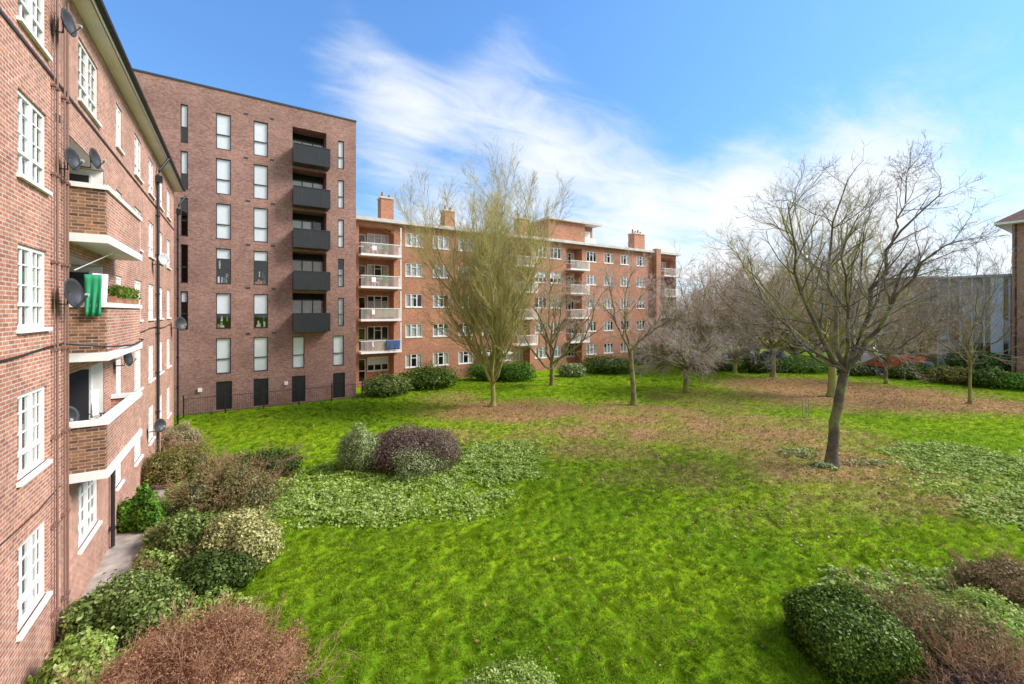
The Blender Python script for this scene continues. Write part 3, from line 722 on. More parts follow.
def glass_building():
    X = 78.0; ya = onX(938, X); yb = onX(1011, X)
    d = X*1.0/(ST+((975-512)/FPX)*CT); TOP = H+34/FPX*d
    t = thing('office_building', 'grey framed glass fronted building with a flat roof behind the hedges', 'building')
    y1, y0 = ya, yb-3
    MB().box(X+.6, X+11, y0, y1, 0, TOP-.1, M['concrete']).build('wall', t)
    MB().box(X-.5, X+11.3, y0-.3, y1+.3, TOP, TOP+.3, M['grey_metal']).build('roof', t)
    n = 9; Ht = TOP
    mb = MB()
    for i in range(n+1): y = y0+(y1-y0)*i/n; w_ = .35 if i in (n//2,) else .16; mb.box(X-.05, X+.25, y-w_/2, y+w_/2, 0, TOP, M['pale_metal'])
    for z in (0.2, 3.2, 6.2, TOP-.3): mb.box(X-.03, X+.2, y0, y1, z, z+.2, M['grey_metal'])
    mb.build('frame', t)
    yw = onX(1005, X); MB().box(X-.3, X-.06, onX(1004, X), onX(991, X), 0, TOP, M['pale_metal']).build('column', t)
    MB().face([(X+.1, y1, 0), (X+.1, y0, 0), (X+.1, y0, TOP), (X+.1, y1, TOP)], M['glass']).build('glazing', t)
    rng = random.Random(4)
    for i in range(n):
        for j, z in enumerate((.4, 3.4, 6.4)):
            ym = y0+(y1-y0)*(i+.5)/n; hw = (y1-y0)/n*.42
            m = rng.choice(['yellow_panel', 'curtain', 'teal_panel', 'red_panel', 'blind', 'curtain2', 'room', 'blind'])
            MB().box(X+.4, X+.45, ym-hw, ym+hw, z, min(z+2.7, TOP-.3), M[m]).build('inner_panel', t)
glass_building()
def far_house(label, X, pa, pb, py_top, mat, roofmat, wcols, rows, flat=True, name='apartment_building', depth=9):
    """block facing -X at distance X, spanning survey columns pa..pb"""
    ya, yb = onX(pa, X), onX(pb, X); a = ((pa+pb)/2-512)/FPX; d = X/(ST+a*CT); TOP = H+(312-py_top)/FPX*d
    t = thing(name, label, 'building'); holes = []; wins = []; kt = WinKit(1.3, 1.5, 'triple')
    for i in range(wcols):
        y = yb+(ya-yb)*(i+.5)/wcols-.65
        for j in range(rows): z = 1.1+(TOP-1)/rows*j; holes.append((y, y+1.3, z, z+1.5)); wins.append((y, z))
    wl = MB(); facade(wl, 'X', X, yb, ya, 0, TOP, holes, mat, sgn=-1)
    wl.face([(X, ya, 0), (X+depth, ya, 0), (X+depth, ya, TOP), (X, ya, TOP)], mat); wl.face([(X+depth, yb, 0), (X, yb, 0), (X, yb, TOP), (X+depth, yb, TOP)], mat)
    wl.face([(X+1, ya, 0), (X+1, yb, 0), (X+1, yb, TOP), (X+1, ya, TOP)], M['room']); wl.face([(X+depth, ya, 0), (X+depth, yb, 0), (X+depth, yb, TOP), (X+depth, ya, TOP)], mat)
    wl.build('wall', t)
    if flat: MB().box(X-.2, X+depth+.2, yb-.2, ya+.2, TOP, TOP+.25, roofmat).build('roof', t)
    else:
        r = MB(); m = X+depth/2; p = TOP+3; e = .4
        r.face([(X-e, yb-e, TOP), (X-e, ya+e, TOP), (m, ya+e, p), (m, yb-e, p)][::-1], roofmat).face([(X+depth+e, yb-e, TOP), (X+depth+e, ya+e, TOP), (m, ya+e, p), (m, yb-e, p)], roofmat)
        r.face([(X-.01, ya, TOP), (X+depth, ya, TOP), (m, ya, p)], mat).face([(X-.01, yb, TOP), (X+depth, yb, TOP), (m, yb, p)], mat); r.build('roof', t)
    rng = random.Random(int(pa))
    for y, z in wins: kt.put(t, (X, y+1.3, z), -RX, rng.choice(['net', None, 'sides']), rng)
    return t
far_house('low cream building seen through the branches of the big bare tree', 92, 792, 872, 300, M['cream'], M['roof_grey'], 8, 2)
far_house('brown brick building with a flat roof just left of the glass building', 84, 880, 936, 279, M['brick_far'], M['concrete'], 6, 3)

# ================================================================= CARS ON THE ROAD BEYOND
def car(name, label, cat, loc, rz, paint, van=False):
    t = thing(name, label, cat, (*loc, .03), rz, 'vehicles parked on the road beyond the hedges')
    L, W = (4.9, 1.9) if van else (4.2, 1.72)
    if van: prof = [(-L/2, .35), (-L/2, 1.85), (-L/2+.15, 1.98), (1.0, 1.98), (1.3, 1.9), (1.85, 1.15), (L/2-.1, .95), (L/2, .6), (L/2, .35)]
    else: prof = [(-L/2, .35), (-L/2-.02, .8), (-L/2+.1, .98), (-1.55, 1.02), (-1.2, 1.38), (-.3, 1.45), (.35, 1.38), (1.05, .95), (L/2-.25, .82), (L/2, .62), (L/2, .35)]
    b = MB(); n = len(prof)
    def wd(z): return W/2*(1 if z < 1.0 else 1-.16*(z-1.0)/.5) if not van else W/2*(1 if z < 1.1 else 1-.05*(z-1.1))
    lft = [(x, wd(z), z) for x, z in prof]; rgt = [(x, -wd(z), z) for x, z in prof]
    b.face(lft[::-1], M[paint]); b.face(rgt, M[paint])
    for i in range(n): j = (i+1) % n; b.face([rgt[i], lft[i], lft[j], rgt[j]][::-1], M[paint])
    o = b.build('body', t)
    for s in (1, -1):
        g = MB()
        pts = [(-1.35, 1.03), (-1.1, 1.33), (-.3, 1.39), (.3, 1.32), (.85, 1.02)] if not van else [(.2, 1.15), (.2, 1.8), (1.05, 1.8), (1.55, 1.15)]
        g.face([(x, s*(wd(z)+.012), z) for x, z in pts][::s], M['car_glass']); g.build('side_window', t)
    w1, w2 = ((.5, 1.34), (.98, 1.0)) if not van else ((1.36, 1.83), (1.78, 1.22))
    g = MB().face([(w1[0]+.02, -wd(w1[1])*.9, w1[1]+.02), (w1[0]+.02, wd(w1[1])*.9, w1[1]+.02), (w2[0]+.04, wd(w2[1])*.9, w2[1]+.03), (w2[0]+.04, -wd(w2[1])*.9, w2[1]+.03)], M['car_glass']); g.build('windscreen', t)
    for x in (-L/2+.8, L/2-.8):
        for s in (1, -1):
            MB().tube([(x, s*(W/2-.2), .32), (x, s*(W/2+.01), .32)], .32, M['rubber'], 16).tube([(x, s*(W/2+.0), .32), (x, s*(W/2+.02), .32)], .19, M['grey_metal'], 12).build('wheel', t)
    return t
XR = 63.5
for nm, lab, cat, px, pt, van, rz in (('parked_van', 'orange red van parked behind the bare trees', 'van', 894, 'car_red', True, 90),
        ('parked_car', 'blue car parked beside the orange red van', 'car', 915, 'car_blue', False, 90), ('parked_car', 'silver car parked behind the pink blossom coloured twigs', 'car', 742, 'car_silver', False, 90),
        ('parked_car', 'dark blue car parked behind the leftmost road hedge', 'car', 775, 'car_blue', False, -90), ('parked_van', 'white van parked behind the forked bare tree', 'van', 866, 'car_white', True, 90)):
    car(nm, lab, cat, (XR, onX(px, XR)), RAD(rz), pt, van)

# ================================================================= PLANTS: GENERATORS
def frames(D):
    up = np.where(np.abs(D[..., 2:3]) < .9, np.array([0., 0, 1]), np.array([1., 0, 0]))
    a = np.cross(D, up); a /= np.linalg.norm(a, axis=-1, keepdims=True)+1e-9; return a, np.cross(D, a)
def tubes(P, R, sides):
    """P (B,n,3) R (B,n) -> verts, quads"""
    B, n, _ = P.shape
    D = np.empty_like(P); D[:, 1:-1] = P[:, 2:]-P[:, :-2]; D[:, 0] = P[:, 1]-P[:, 0]; D[:, -1] = P[:, -1]-P[:, -2]
    D /= np.linalg.norm(D, axis=-1, keepdims=True)+1e-9
    a, b = frames(D); t = np.arange(sides)*2*np.pi/sides
    V = P[:, :, None]+R[:, :, None, None]*(a[:, :, None]*np.cos(t)[None, None, :, None]+b[:, :, None]*np.sin(t)[None, None, :, None])
    idx = np.arange(B*n*sides).reshape(B, n, sides); A = idx[:, :-1]; Bn = idx[:, 1:]
    F = np.stack([A, np.roll(A, -1, 2), np.roll(Bn, -1, 2), Bn], -1).reshape(-1, 4)
    return V.reshape(-1, 3), F
def merge(parts):
    V, F, o = [], [], 0
    for v, f in parts: V.append(v); F.append(f+o); o += len(v)
    return np.concatenate(V), np.concatenate(F)
def shoot(rng, P0, D, L, R0, n, wig, up, tip=.35, droop=0):
    B = len(P0); P = np.empty((B, n, 3)); P[:, 0] = P0; d = D.copy(); st = (L/(n-1))[:, None]
    for i in range(1, n):
        d = d+rng.normal(0, wig, (B, 3)); d[:, 2] += up-droop*i/n; d /= np.linalg.norm(d, axis=1, keepdims=True)
        P[:, i] = P[:, i-1]+d*st
    R = R0[:, None]*np.linspace(1, tip, n)[None]
    return P, R
def kids(rng, P, R, m, t0, t1, ang, lf, lmin=.05):
    """m children per shoot"""
    B, n, _ = P.shape; t = rng.uniform(t0, t1, (B, m)); t[:, 0] = np.minimum(t1, .97)
    x = t*(n-1); i = np.clip(x.astype(int), 0, n-2); f = (x-i)[..., None]
    bi = np.arange(B)[:, None]; A, Bq = P[bi, i], P[bi, i+1]; pos = A*(1-f)+Bq*f
    d = Bq-A; d /= np.linalg.norm(d, axis=-1, keepdims=True)+1e-9
    a, b = frames(d); ph = rng.uniform(0, 2*np.pi, (B, m, 1)); an = RAD(1)*rng.uniform(ang[0], ang[1], (B, m, 1))
    nd = d*np.cos(an)+(a*np.cos(ph)+b*np.sin(ph))*np.sin(an)
    Ltot = np.linalg.norm(P[:, 1:]-P[:, :-1], axis=-1).sum(1)
    L = Ltot[:, None]*rng.uniform(lf[0], lf[1], (B, m))*(1.1-.55*t)
    rr = R[bi, i]*(1-f[..., 0])+R[bi, i+1]*f[..., 0]
    return pos.reshape(-1, 3), nd.reshape(-1, 3), np.maximum(L.reshape(-1), lmin), rr.reshape(-1)
def resample(pts, n):
    p = np.array([tuple(q) for q in pts]); s = np.concatenate([[0], np.cumsum(np.linalg.norm(np.diff(p, axis=0), axis=1))])
    t = np.linspace(0, s[-1], n); q = np.stack([np.interp(t, s, p[:, k]) for k in range(3)], 1)
    q2 = q.copy(); q2[1:-1] = .25*q[:-2]+.5*q[1:-1]+.25*q[2:]; return q2
def tree_from(name, label, cat, base, trunk_pts, trunk_r, limbs, levels, seed, bark_m, twig_m, group=None, rz=0):
    """limbs: list of (points, r0, r1) ; levels: list of dicts for kids+shoot"""
    rng = np.random.default_rng(seed)
    b = np.array(tuple(base)); T = thing(name, label, cat, tuple(base), rz, group)
    parts = []
    tp = resample(trunk_pts, 10)-b; R = np.interp(np.linspace(0, 1, 10), [0, .08, .2, 1], [trunk_r*1.5, trunk_r*1.12, trunk_r, trunk_r*.82])
    tp += np.r_[np.zeros((1, 3)), rng.normal(0, trunk_r*.08, (8, 3)), np.zeros((1, 3))]
    parts.append(tubes(tp[None], R[None], 12))
    n = 10; LP = np.stack([resample(l[0], n) for l in limbs])-b
    LP[:, 1:] += rng.normal(0, .012, LP[:, 1:].shape)*np.linalg.norm(LP[:, -1]-LP[:, 0], axis=1)[:, None, None]
    LR = np.stack([np.linspace(l[1], l[2], n) for l in limbs])
    parts.append(tubes(LP, LR, 8))
    V, F = merge(parts); link('trunk', mesh_np('trunk', V, F, bark_m, smooth=True), T)
    tw = []; P, Rr = LP, LR; 
    for li, lv in enumerate(levels):
        p0, d, L, rr = kids(rng, P, Rr, lv['m'], lv.get('t0', .2), lv.get('t1', 1), lv['ang'], lv['lf'])
        if 'maxL' in lv: L = np.minimum(L, lv['maxL'])
        r0 = np.minimum(rr*lv.get('rf', .6), lv.get('rmax', 9)); r0 = np.maximum(r0, lv.get('rmin', .004))
        P, Rr = shoot(rng, p0, d, L, r0, lv.get('n', 5), lv.get('wig', .12), lv.get('up', .05), lv.get('tip', .35), lv.get('droop', 0))
        tw.append((li, tubes(P, Rr, lv.get('s', 4))))
    V, F = merge([q for li, q in tw if li < 1]); link('branches', mesh_np('branches', V, F, bark_m, smooth=True), T)
    if len(tw) > 1:
        V, F = merge([q for li, q in tw if li >= 1]); link('crown', mesh_np('crown', V, F, twig_m), T)
    return T
def leaf_quads(rng, P, N, size, asp=.55, curl=.5):
    """one diamond leaf per point, facing roughly N"""
    n = len(P); Nn = N+rng.normal(0, curl, (n, 3)); Nn /= np.linalg.norm(Nn, axis=1, keepdims=True)+1e-9
    a, b = frames(Nn); ph = rng.uniform(0, 2*np.pi, (n, 1)); u = a*np.cos(ph)+b*np.sin(ph); v = np.cross(Nn, u)
    s = (size*rng.uniform(.5, 1.5, n))[:, None]
    V = np.stack([P-u*s, P-v*s*asp+Nn*s*.15, P+u*s, P+v*s*asp+Nn*s*.15], 1).reshape(-1, 3)
    return V, np.arange(4*n).reshape(n, 4)
def blob_points(rng, blobs, n, boxy=2.0, depth=.25, bump=.06):
    """points on / just inside the outside of a union of (super)ellipsoids; blobs: (cx,cy,cz,rx,ry,rz)"""
    bl = np.array(blobs, float); area = (bl[:, 3]*bl[:, 5]+bl[:, 4]*bl[:, 5]+bl[:, 3]*bl[:, 4]); pk = rng.choice(len(bl), n, p=area/area.sum())
    d = rng.normal(size=(n, 3)); d /= np.linalg.norm(d, axis=1, keepdims=True)
    e = boxy; sc = 1/((np.abs(d)**e).sum(1)**(1/e)); d2 = d*sc[:, None]
    r = 1-depth*rng.random(n)**1.6
    lump = 1+bump*np.sin(d[:, 0]*7+pk*2)*np.sin(d[:, 1]*6+pk)+bump*np.sin(d[:, 2]*9+pk*3)*.7+rng.normal(0, bump*1.1, n)
    vb = rng.normal(size=(len(bl), 14, 3)); vb /= np.linalg.norm(vb, axis=-1, keepdims=True); ab = rng.uniform(-.22, .30, (len(bl), 14))*min(1, bump*10)
    lump = lump+(ab[pk]*np.exp(9*((vb[pk]*d[:, None]).sum(-1)-1))).sum(1)
    c = bl[pk]; P = c[:, :3]+d2*c[:, 3:]*(r*lump)[:, None]; N = d/c[:, 3:]; N /= np.linalg.norm(N, axis=1, keepdims=True)
    keep = P[:, 2] > .02
    for j in range(len(bl)):
        q = (np.abs((P-bl[j, :3])/bl[j, 3:])**e).sum(1)**(1/e); keep &= ~((q < .62) & (pk != j))
    return P[keep], N[keep]
def core_mesh(rng, blobs, f=.72, boxy=2.0):
    parts = []
    for c in blobs:
        u = np.linspace(0, 2*np.pi, 15)[:-1]; v = np.linspace(.05, np.pi-.05, 9); U, Vv = np.meshgrid(u, v, indexing='ij')
        d = np.stack([np.cos(U)*np.sin(Vv), np.sin(U)*np.sin(Vv), np.cos(Vv)], -1); sc = 1/((np.abs(d)**boxy).sum(-1)**(1/boxy))
        p = np.array(c[:3])+d*sc[..., None]*np.array(c[3:])*f*(1+rng.normal(0, .05, d.shape[:2]))[..., None]
        p[..., 2] = np.maximum(p[..., 2], .0); i = np.arange(14*9).reshape(14, 9); A = i[:, :-1]; B = np.roll(i, -1, 0)[:, :-1]
        F = np.stack([A, A+1, B+1, B], -1).reshape(-1, 4); parts.append((p.reshape(-1, 3), F))
    return merge(parts)
def shrub(label, x0, x1, y0, y1, mat, leaf=.05, n=6000, nb=5, boxy=2.0, seed=1, group=None, name='shrub', depth=.3, stems=None, asp=.55, core=True, spiky=0, deep=None, sl=1.0, bump=.10, cat='shrub', curl=.5, core_mat=None):
    mx_, hw_ = (x0+x1)/2, (x1-x0)/2*1.08; x0, x1 = mx_-hw_, mx_+hw_
    d = H*FPX/(y1-312); wd = (x1-x0)/FPX*d; rr = (deep/2 if deep else wd/2*.85); dc = d+rr*.9
    wd = (x1-x0)/FPX*dc
    c = Q((x0+x1)/2, 312, dc); zt = max(.3, H-(y0-312)/FPX*(dc+rr*.2))
    rng = np.random.default_rng(seed); T = thing(name, label, cat, (c.x, c.y, 0), -TH, group)
    if dc < 30 and leaf > .03: leaf *= .72; n = int(n*2.1)
    if nb == 1: blobs = [(0, 0, zt*.45, wd/2, rr, zt*.58)]
    else:
        blobs = [(0, 0, zt*.35, wd*.38, rr*.75, zt*.45)]
        for i in range(nb):
            f = (i+.5)/nb; bx = (f-.5)*wd*.72; by = rng.uniform(-.45, .45)*rr; s = rng.uniform(.8, 1.15)
            hh = zt*(1-.35*abs(f-.5)*2*rng.uniform(.3, 1)); rz_ = hh*.55; rx_ = wd/nb*.9*s
            blobs.append((bx, by, hh-rz_, min(rx_, wd/2-abs(bx)*.8), rr*.6*s, rz_))
    P, N = blob_points(rng, blobs, n, boxy, depth, bump)
    if spiky: N = N*.2+rng.normal(0, 1, N.shape)*.6
    V, F = leaf_quads(rng, P, N, leaf, asp, curl)
    link('foliage', mesh_np('foliage', V, F, mat), T)
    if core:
        V, F = core_mesh(rng, blobs, .6, boxy); link('filler_core', mesh_np('filler_core', V, F, M['twig_red'] if core_mat else M['shrub_inner_shade'], smooth=True), T)  # solid core added to close gaps between the leaves
    if stems:
        B = stems; p0 = np.stack([rng.normal(0, wd*.13, B), rng.normal(0, rr*.3, B), np.zeros(B)], 1)
        dd = np.stack([p0[:, 0]/wd*2.4+rng.normal(0, .4, B), p0[:, 1]/rr*1.0+rng.normal(0, .4, B), np.full(B, .9)], 1); dd /= np.linalg.norm(dd, axis=1, keepdims=True)
        P1, R1 = shoot(rng, p0, dd, rng.uniform(.75, 1.25, B)*max(zt, wd*.42)*sl, np.full(B, .010), 6, .14, .02, .3, .18)
        k = kids(rng, P1, R1, 7, .3, 1, (15, 55), (.25, .5)); P2, R2 = shoot(rng, k[0], k[1], k[2], np.full(len(k[0]), .006), 4, .18, 0, .5)
        k = kids(rng, P2, R2, 4, .2, 1, (20, 60), (.3, .6)); P3, R3 = shoot(rng, k[0], k[1], k[2], np.full(len(k[0]), .0045), 3, .18, 0, .6)
        V, F = merge([tubes(P1, R1, 4), tubes(P2, R2, 3), tubes(P3, R3, 3)]); V[:, 2] = np.maximum(V[:, 2], .01)
        link('stems', mesh_np('stems', V, F, M['twig_red']), T)
    return T
M['shrub_inner_shade'] = plain('shrub_inner_shade', (.045, .05, .025), .95, .4, 6)  # deep shade inside the shrubs, put into the colour of the added core
M['twig_red'] = bark('twig_red', (.25, .12, .065), (.42, .24, .135))
LEAF = {
 'yellowolive': leafmat('leaf_olive', [(.11, .12, .03), (.23, .21, .05), (.38, .33, .12)]),
 'bright': leafmat('leaf_bright', [(.04, .12, .012), (.11, .25, .025), (.22, .37, .05)]),
 'dark': leafmat('leaf_dark', [(.022, .038, .006), (.055, .09, .016), (.12, .17, .04)], .2, .35),
 'clipped': leafmat('leaf_clipped', [(.028, .055, .006), (.075, .13, .014), (.18, .26, .04)], .2, .35, 3),
 'bluegreen': leafmat('leaf_bluegreen', [(.055, .095, .015), (.15, .21, .045), (.34, .38, .13)], .25),
 'variegated': leafmat('leaf_variegated', [(.14, .15, .03), (.40, .38, .13), (.72, .66, .34)], .25),
 'mixed': leafmat('leaf_mixed', [(.07, .09, .02), (.18, .17, .05), (.28, .19, .09), (.34, .36, .15)]),
 'purple': leafmat('leaf_purple', [(.07, .045, .035), (.17, .105, .085), (.31, .22, .17)], .2),
 'sage': leafmat('leaf_sage', [(.13, .17, .05), (.28, .34, .13), (.48, .53, .27)], .25),
 'brown': leafmat('leaf_brown', [(.20, .085, .045), (.38, .18, .10), (.52, .31, .18)], .3),
 'tawny': leafmat('leaf_tawny', [(.10, .07, .03), (.24, .17, .07), (.36, .27, .13)], .3),
 'ivy': leafmat('leaf_ivy', [(.04, .11, .02), (.10, .22, .045), (.26, .38, .14)], .3, .4, 2),
 'ivygrey': leafmat('leaf_ivygrey', [(.13, .21, .02), (.32, .45, .07), (.60, .66, .27)], .4, .45, 2),
 'straw': leafmat('leaf_straw', [(.22, .18, .08), (.42, .36, .19), (.55, .48, .30)], .3),
 'fallen': leafmat('leaf_fallen', [(.13, .06, .03), (.30, .155, .085), (.50, .33, .21)], .15),
 'grass': leafmat('grass_blade', [(.09, .16, .005), (.18, .31, .010), (.33, .45, .03)], .45, .55, .5, .6),
 'drygrass': leafmat('dry_grass_blade', [(.18, .17, .012), (.36, .27, .03), (.50, .34, .10)], .4, .6, .5, .5),
}
BK = bark('bark_brown', (.09, .065, .045), (.20, .15, .10), (.22, .21, .06), .5)
BKM = bark('bark_mossy', (.16, .14, .06), (.30, .27, .11), (.26, .26, .06), .75)
BKO = bark('bark_olive', (.13, .11, .055), (.26, .22, .12), (.26, .25, .07), .6)
BKD = bark('bark_dark', (.06, .045, .035), (.14, .105, .08), (.20, .19, .06), .35)
TW = bark('twig_grey', (.17, .13, .11), (.30, .25, .215))
TWO = bark('twig_olive', (.33, .28, .09), (.52, .45, .17))
TWP = bark('twig_pink', (.42, .31, .26), (.62, .50, .44))
TWB = bark('twig_brown', (.36, .26, .17), (.54, .41, .29))

# ================================================================= TREES
def L_(pts, r0, r1): return ([Q(*p) for p in pts], r0, r1)
# the big forked tree at the right: limbs traced where they grow
def big_tree():
    b = G(832, 466); D = (b.x*ST+b.y*CT)
    f = (845, 371, D-.1)
    limbs = [L_([f, (823, 352, D-.5), (814, 317, D-1.0), (795, 273, D-1.5), (788, 230, D-1.6), (785, 206, D-1.8)], .12, .02),
             L_([f, (830, 330, D+.5), (832, 287, D+1.0), (827, 252, D+1.2), (836, 216, D+1.0), (847, 204, D+.8), (842, 182, D+.6)], .12, .02),
             L_([f, (865, 313, D+.2), (882, 265, D-.2), (895, 238, D-.5), (912, 216, D-.9), (932, 204, D-1.4), (942, 192, D-1.7)], .15, .02),
             L_([(890, 248, D-.4), (902, 210, D), (905, 185, D+.2), (912, 160, D+.3)], .05, .012),
             L_([f, (873, 339, D-.7), (895, 295, D-1.6), (926, 260, D-2.4), (950, 240, D-2.9), (966, 244, D-3.1)], .12, .015),
             L_([f, (862, 352, D+.8), (885, 322, D+1.8), (912, 290, D+2.8), (936, 266, D+3.4)], .09, .015),
             L_([f, (815, 352, D+.9), (790, 335, D+1.8), (762, 300, D+2.6), (748, 262, D+3.0)], .09, .015),
             L_([f, (812, 358, D-1), (785, 338, D-1.8), (757, 330, D-2.4), (735, 340, D-2.8)], .07, .012),
             L_([f, (856, 330, D+1.5), (858, 280, D+2.6), (868, 235, D+3.2), (872, 205, D+3.4)], .10, .015),
             L_([f, (848, 325, D-1.4), (850, 285, D-2.4), (842, 245, D-3.0), (857, 215, D-3.2)], .09, .015),
             L_([f, (875, 358, D-.6), (905, 345, D-1.2), (928, 326, D-1.7), (942, 320, D-1.8)], .06, .012)]
    tree_from('bare_tree', 'large bare tree with a forked dark trunk spreading over the right lawn', 'tree', b,
              [b, Q(834, 430, D), Q(840, 395, D), Q(846, 366, D)], .22, limbs,
              [dict(m=16, t0=.2, ang=(25, 65), lf=(.25, .5), maxL=2.3, rf=.55, rmax=.04, rmin=.012, n=6, wig=.16, up=.06, s=5),
               dict(m=9, t0=.1, ang=(25, 60), lf=(.3, .7), maxL=1.2, rf=.6, rmin=.007, rmax=.014, n=5, wig=.18, up=.03, s=3),
               dict(m=5, t0=.15, ang=(20, 55), lf=(.35, .8), rf=.6, rmin=.006, rmax=.008, n=4, wig=.2, up=.02, s=3)], 11, BKD, TW)
big_tree()
def auto_limbs(rng, fork, n, length, spread, r0, zlo=0, rise=1.0, fy=1.0, wobble=1.0):
    out = []
    for i in range(n):
        az = 2*math.pi*(i+rng.uniform(-.3, .3))/n; e = rng.uniform(*spread); L = length*rng.uniform(.75, 1.1)
        st = Vector(fork)+Vector((0, 0, rng.uniform(-zlo, 0)))
        hd = Vector((math.cos(az), math.sin(az)*fy, 0)); pts = [st]; wob = wobble*L*.06
        for k in range(1, 6):
            t = k/5; ee = e*(1-.5*t*rise); pts.append(pts[-1]+(hd*math.sin(ee)+Vector((0, 0, math.cos(ee))))*L/5+Vector((rng.gauss(0, wob), rng.gauss(0, wob), rng.gauss(0, wob*.4))))
        out.append((pts, r0*rng.uniform(.7, 1), r0*.15))
    return out
def tree(label, px, py, fork_y, top_y, wid_px, nl, spread, lv, seed, bk, tw, r=.16, name='bare_tree', zlo=None, group=None, rise=1.0, lean=0):
    rng = random.Random(seed); b = G(px, py); D = b.x*ST+b.y*CT; fork = Q(px+lean, fork_y, D); ht = (py-top_y)/FPX*D-fork.z
    limbs = auto_limbs(rng, fork, nl, ht*.92, spread, r*.62, (fork.z*.4 if zlo is None else zlo), rise)
    return tree_from(name, label, 'tree', b, [b, b.lerp(fork, .5), fork], r, limbs, lv, seed, bk, tw, group)
fine = lambda m1, m2, m3, up=.05, a=(20, 50), s=1, droop=0: [dict(m=m1, t0=.15, ang=a, lf=(.3, .55), maxL=2.6, rf=.55, rmax=.045*s, rmin=.014*s, n=6, wig=.12, up=up, s=4, droop=droop),
     dict(m=m2, t0=.1, ang=a, lf=(.35, .7), rf=.6, rmin=.009*s, rmax=.016*s, n=5, wig=.14, up=up, s=3, droop=droop),
     dict(m=m3, t0=.15, ang=a, lf=(.4, .75), rf=.6, rmin=.007*s, rmax=.009*s, n=4, wig=.15, up=up, s=3, droop=droop)]
# mossy yellow vase shaped tree
tree('yellow green mossy tree with upright fan of bare shoots before the orange block', 493, 406, 372, 204, 110, 20, (.08, .54), [dict(m=19, t0=.12, ang=(15, 70), lf=(.2, .5), rf=.5, maxL=4.2, rmax=.035, rmin=.012, n=7, wig=.1, up=.16, s=4), dict(m=10, t0=.1, ang=(12, 50), lf=(.35, .8), maxL=2.4, rf=.6, rmin=.008, rmax=.013, n=5, wig=.1, up=.12, s=3), dict(m=8, t0=.1, ang=(12, 50), lf=(.4, .8), maxL=1.1, rf=.6, rmin=.0075, rmax=.008, n=4, wig=.12, up=.08, s=3)], 21, BKM, TWO, .18, zlo=1.2, rise=1.3)
tree('brown ivy clad tree with tangled crown behind the mossy tree', 552, 386, 362, 238, 70, 10, (.3, .95), fine(12, 8, 6, .04), 22, BK, TWB, .22)
def fork_tree():
    b = G(634, 405); D = b.x*ST+b.y*CT; f = (630, 351, D)
    limbs = [L_([f, (616, 322, D-.5), (604, 306, D-.8), (590, 300, D-1.2)], .10, .02), L_([f, (624, 318, D+.4), (627, 286, D+.7), (634, 266, D+.9)], .10, .02),
             L_([f, (646, 335, D-.6), (665, 323, D-1.1), (680, 317, D-1.5)], .10, .02), L_([(616, 322, D-.5), (612, 295, D), (606, 272, D+.4)], .06, .015), L_([(624, 318, D+.4), (642, 296, D+1), (656, 280, D+1.6)], .05, .015)]
    tree_from('bare_tree', 'slim dark forked tree with sparse twigs in the middle of the lawn', 'tree', b, [b, Q(633, 378, D), Q(630, 349, D)], .19, limbs, fine(14, 8, 6, .05), 31, BK, TWP)
fork_tree()
tree('low spreading tree with pinkish drooping twigs right of the slim forked tree', 686, 392, 362, 296, 100, 12, (.7, 1.35), fine(13, 9, 7, -.03, (20, 60), 1, .06), 23, BK, TWP, .2, rise=.35)
tree('spreading dark trunked tree left of the big forked tree, before the bright hedge', 773, 377, 345, 235, 90, 12, (.45, 1.15), fine(13, 9, 6, .03, (20, 55)), 24, BK, TWB, .25)
tree('tall tree with a mossy yellow trunk just behind the big forked tree', 832, 396, 350, 185, 110, 14, (.2, .9), fine(13, 9, 6, .06), 25, BKM, TWO, .30)
tree('small bare tree with pale twigs right of the mossy yellow trunk', 886, 384, 360, 290, 60, 10, (.5, 1.2), fine(12, 8, 6, .03), 26, BK, TWB, .14)
tree('slender bare tree before the glass building at the right', 970, 404, 350, 232, 80, 11, (.3, 1.05), fine(11, 7, 5, .05), 27, BK, TW, .10)
# trees standing farther off
protoA = protoB = None
far = [(690, 372, 268, 'far bare brown tree just right of the end of the orange block'), (712, 371, 275, 'far bare brown tree, second right of the orange block'), (735, 373, 262, 'far bare brown tree above the silver car'),
       (757, 368, 250, 'far bare brown tree left of the spreading dark trunked tree'), (795, 369, 240, 'far bare brown tree behind the bright clipped hedge'), (818, 366, 262, 'far bare brown tree before the low cream building'),
       (860, 367, 258, 'far bare brown tree behind the fork of the big tree'), (905, 370, 275, 'far bare brown tree just right of the small pale twigged tree'), (674, 368, 285, 'low far bare tree touching the end balconies of the orange block'),
 (723, 362, 272, 'farthest bare tree between the first road trees'), (748, 361, 262, 'farthest bare tree above the road left of the dark trunk'), (782, 361, 258, 'farthest bare tree behind the dark spreading tree'), (840, 361, 268, 'farthest bare tree before the cream building, right half'), (880, 361, 270, 'farthest bare tree between the cream and brown brick buildings'), (700, 361, 275, 'farthest bare tree above the low pink twigs')]
for i, (px, py, ty, lab) in enumerate(far):
    if i < 2:
        o = tree(lab, px, py, py-16, ty, 60, 12, (.25, 1.05), fine(11, 7, 5, .04, s=1.4), 40+i, BKO, TWB if i else TWP, .2, group='bare trees beyond the garden')
        if i == 0: protoA = (o, (py-ty)/FPX*H*FPX/(py-312))
        else: protoB = (o, (py-ty)/FPX*H*FPX/(py-312))
    else:
        pr, h0 = (protoA, protoB)[i % 2]; c = copy_tree(pr); g = G(px, py); c.location = g; c['label'] = lab
        s = (py-ty)/FPX*H*FPX/(py-312)/h0; c.scale = (s*1.1, s*1.1, s); c.rotation_euler = (0, 0, i*1.9)

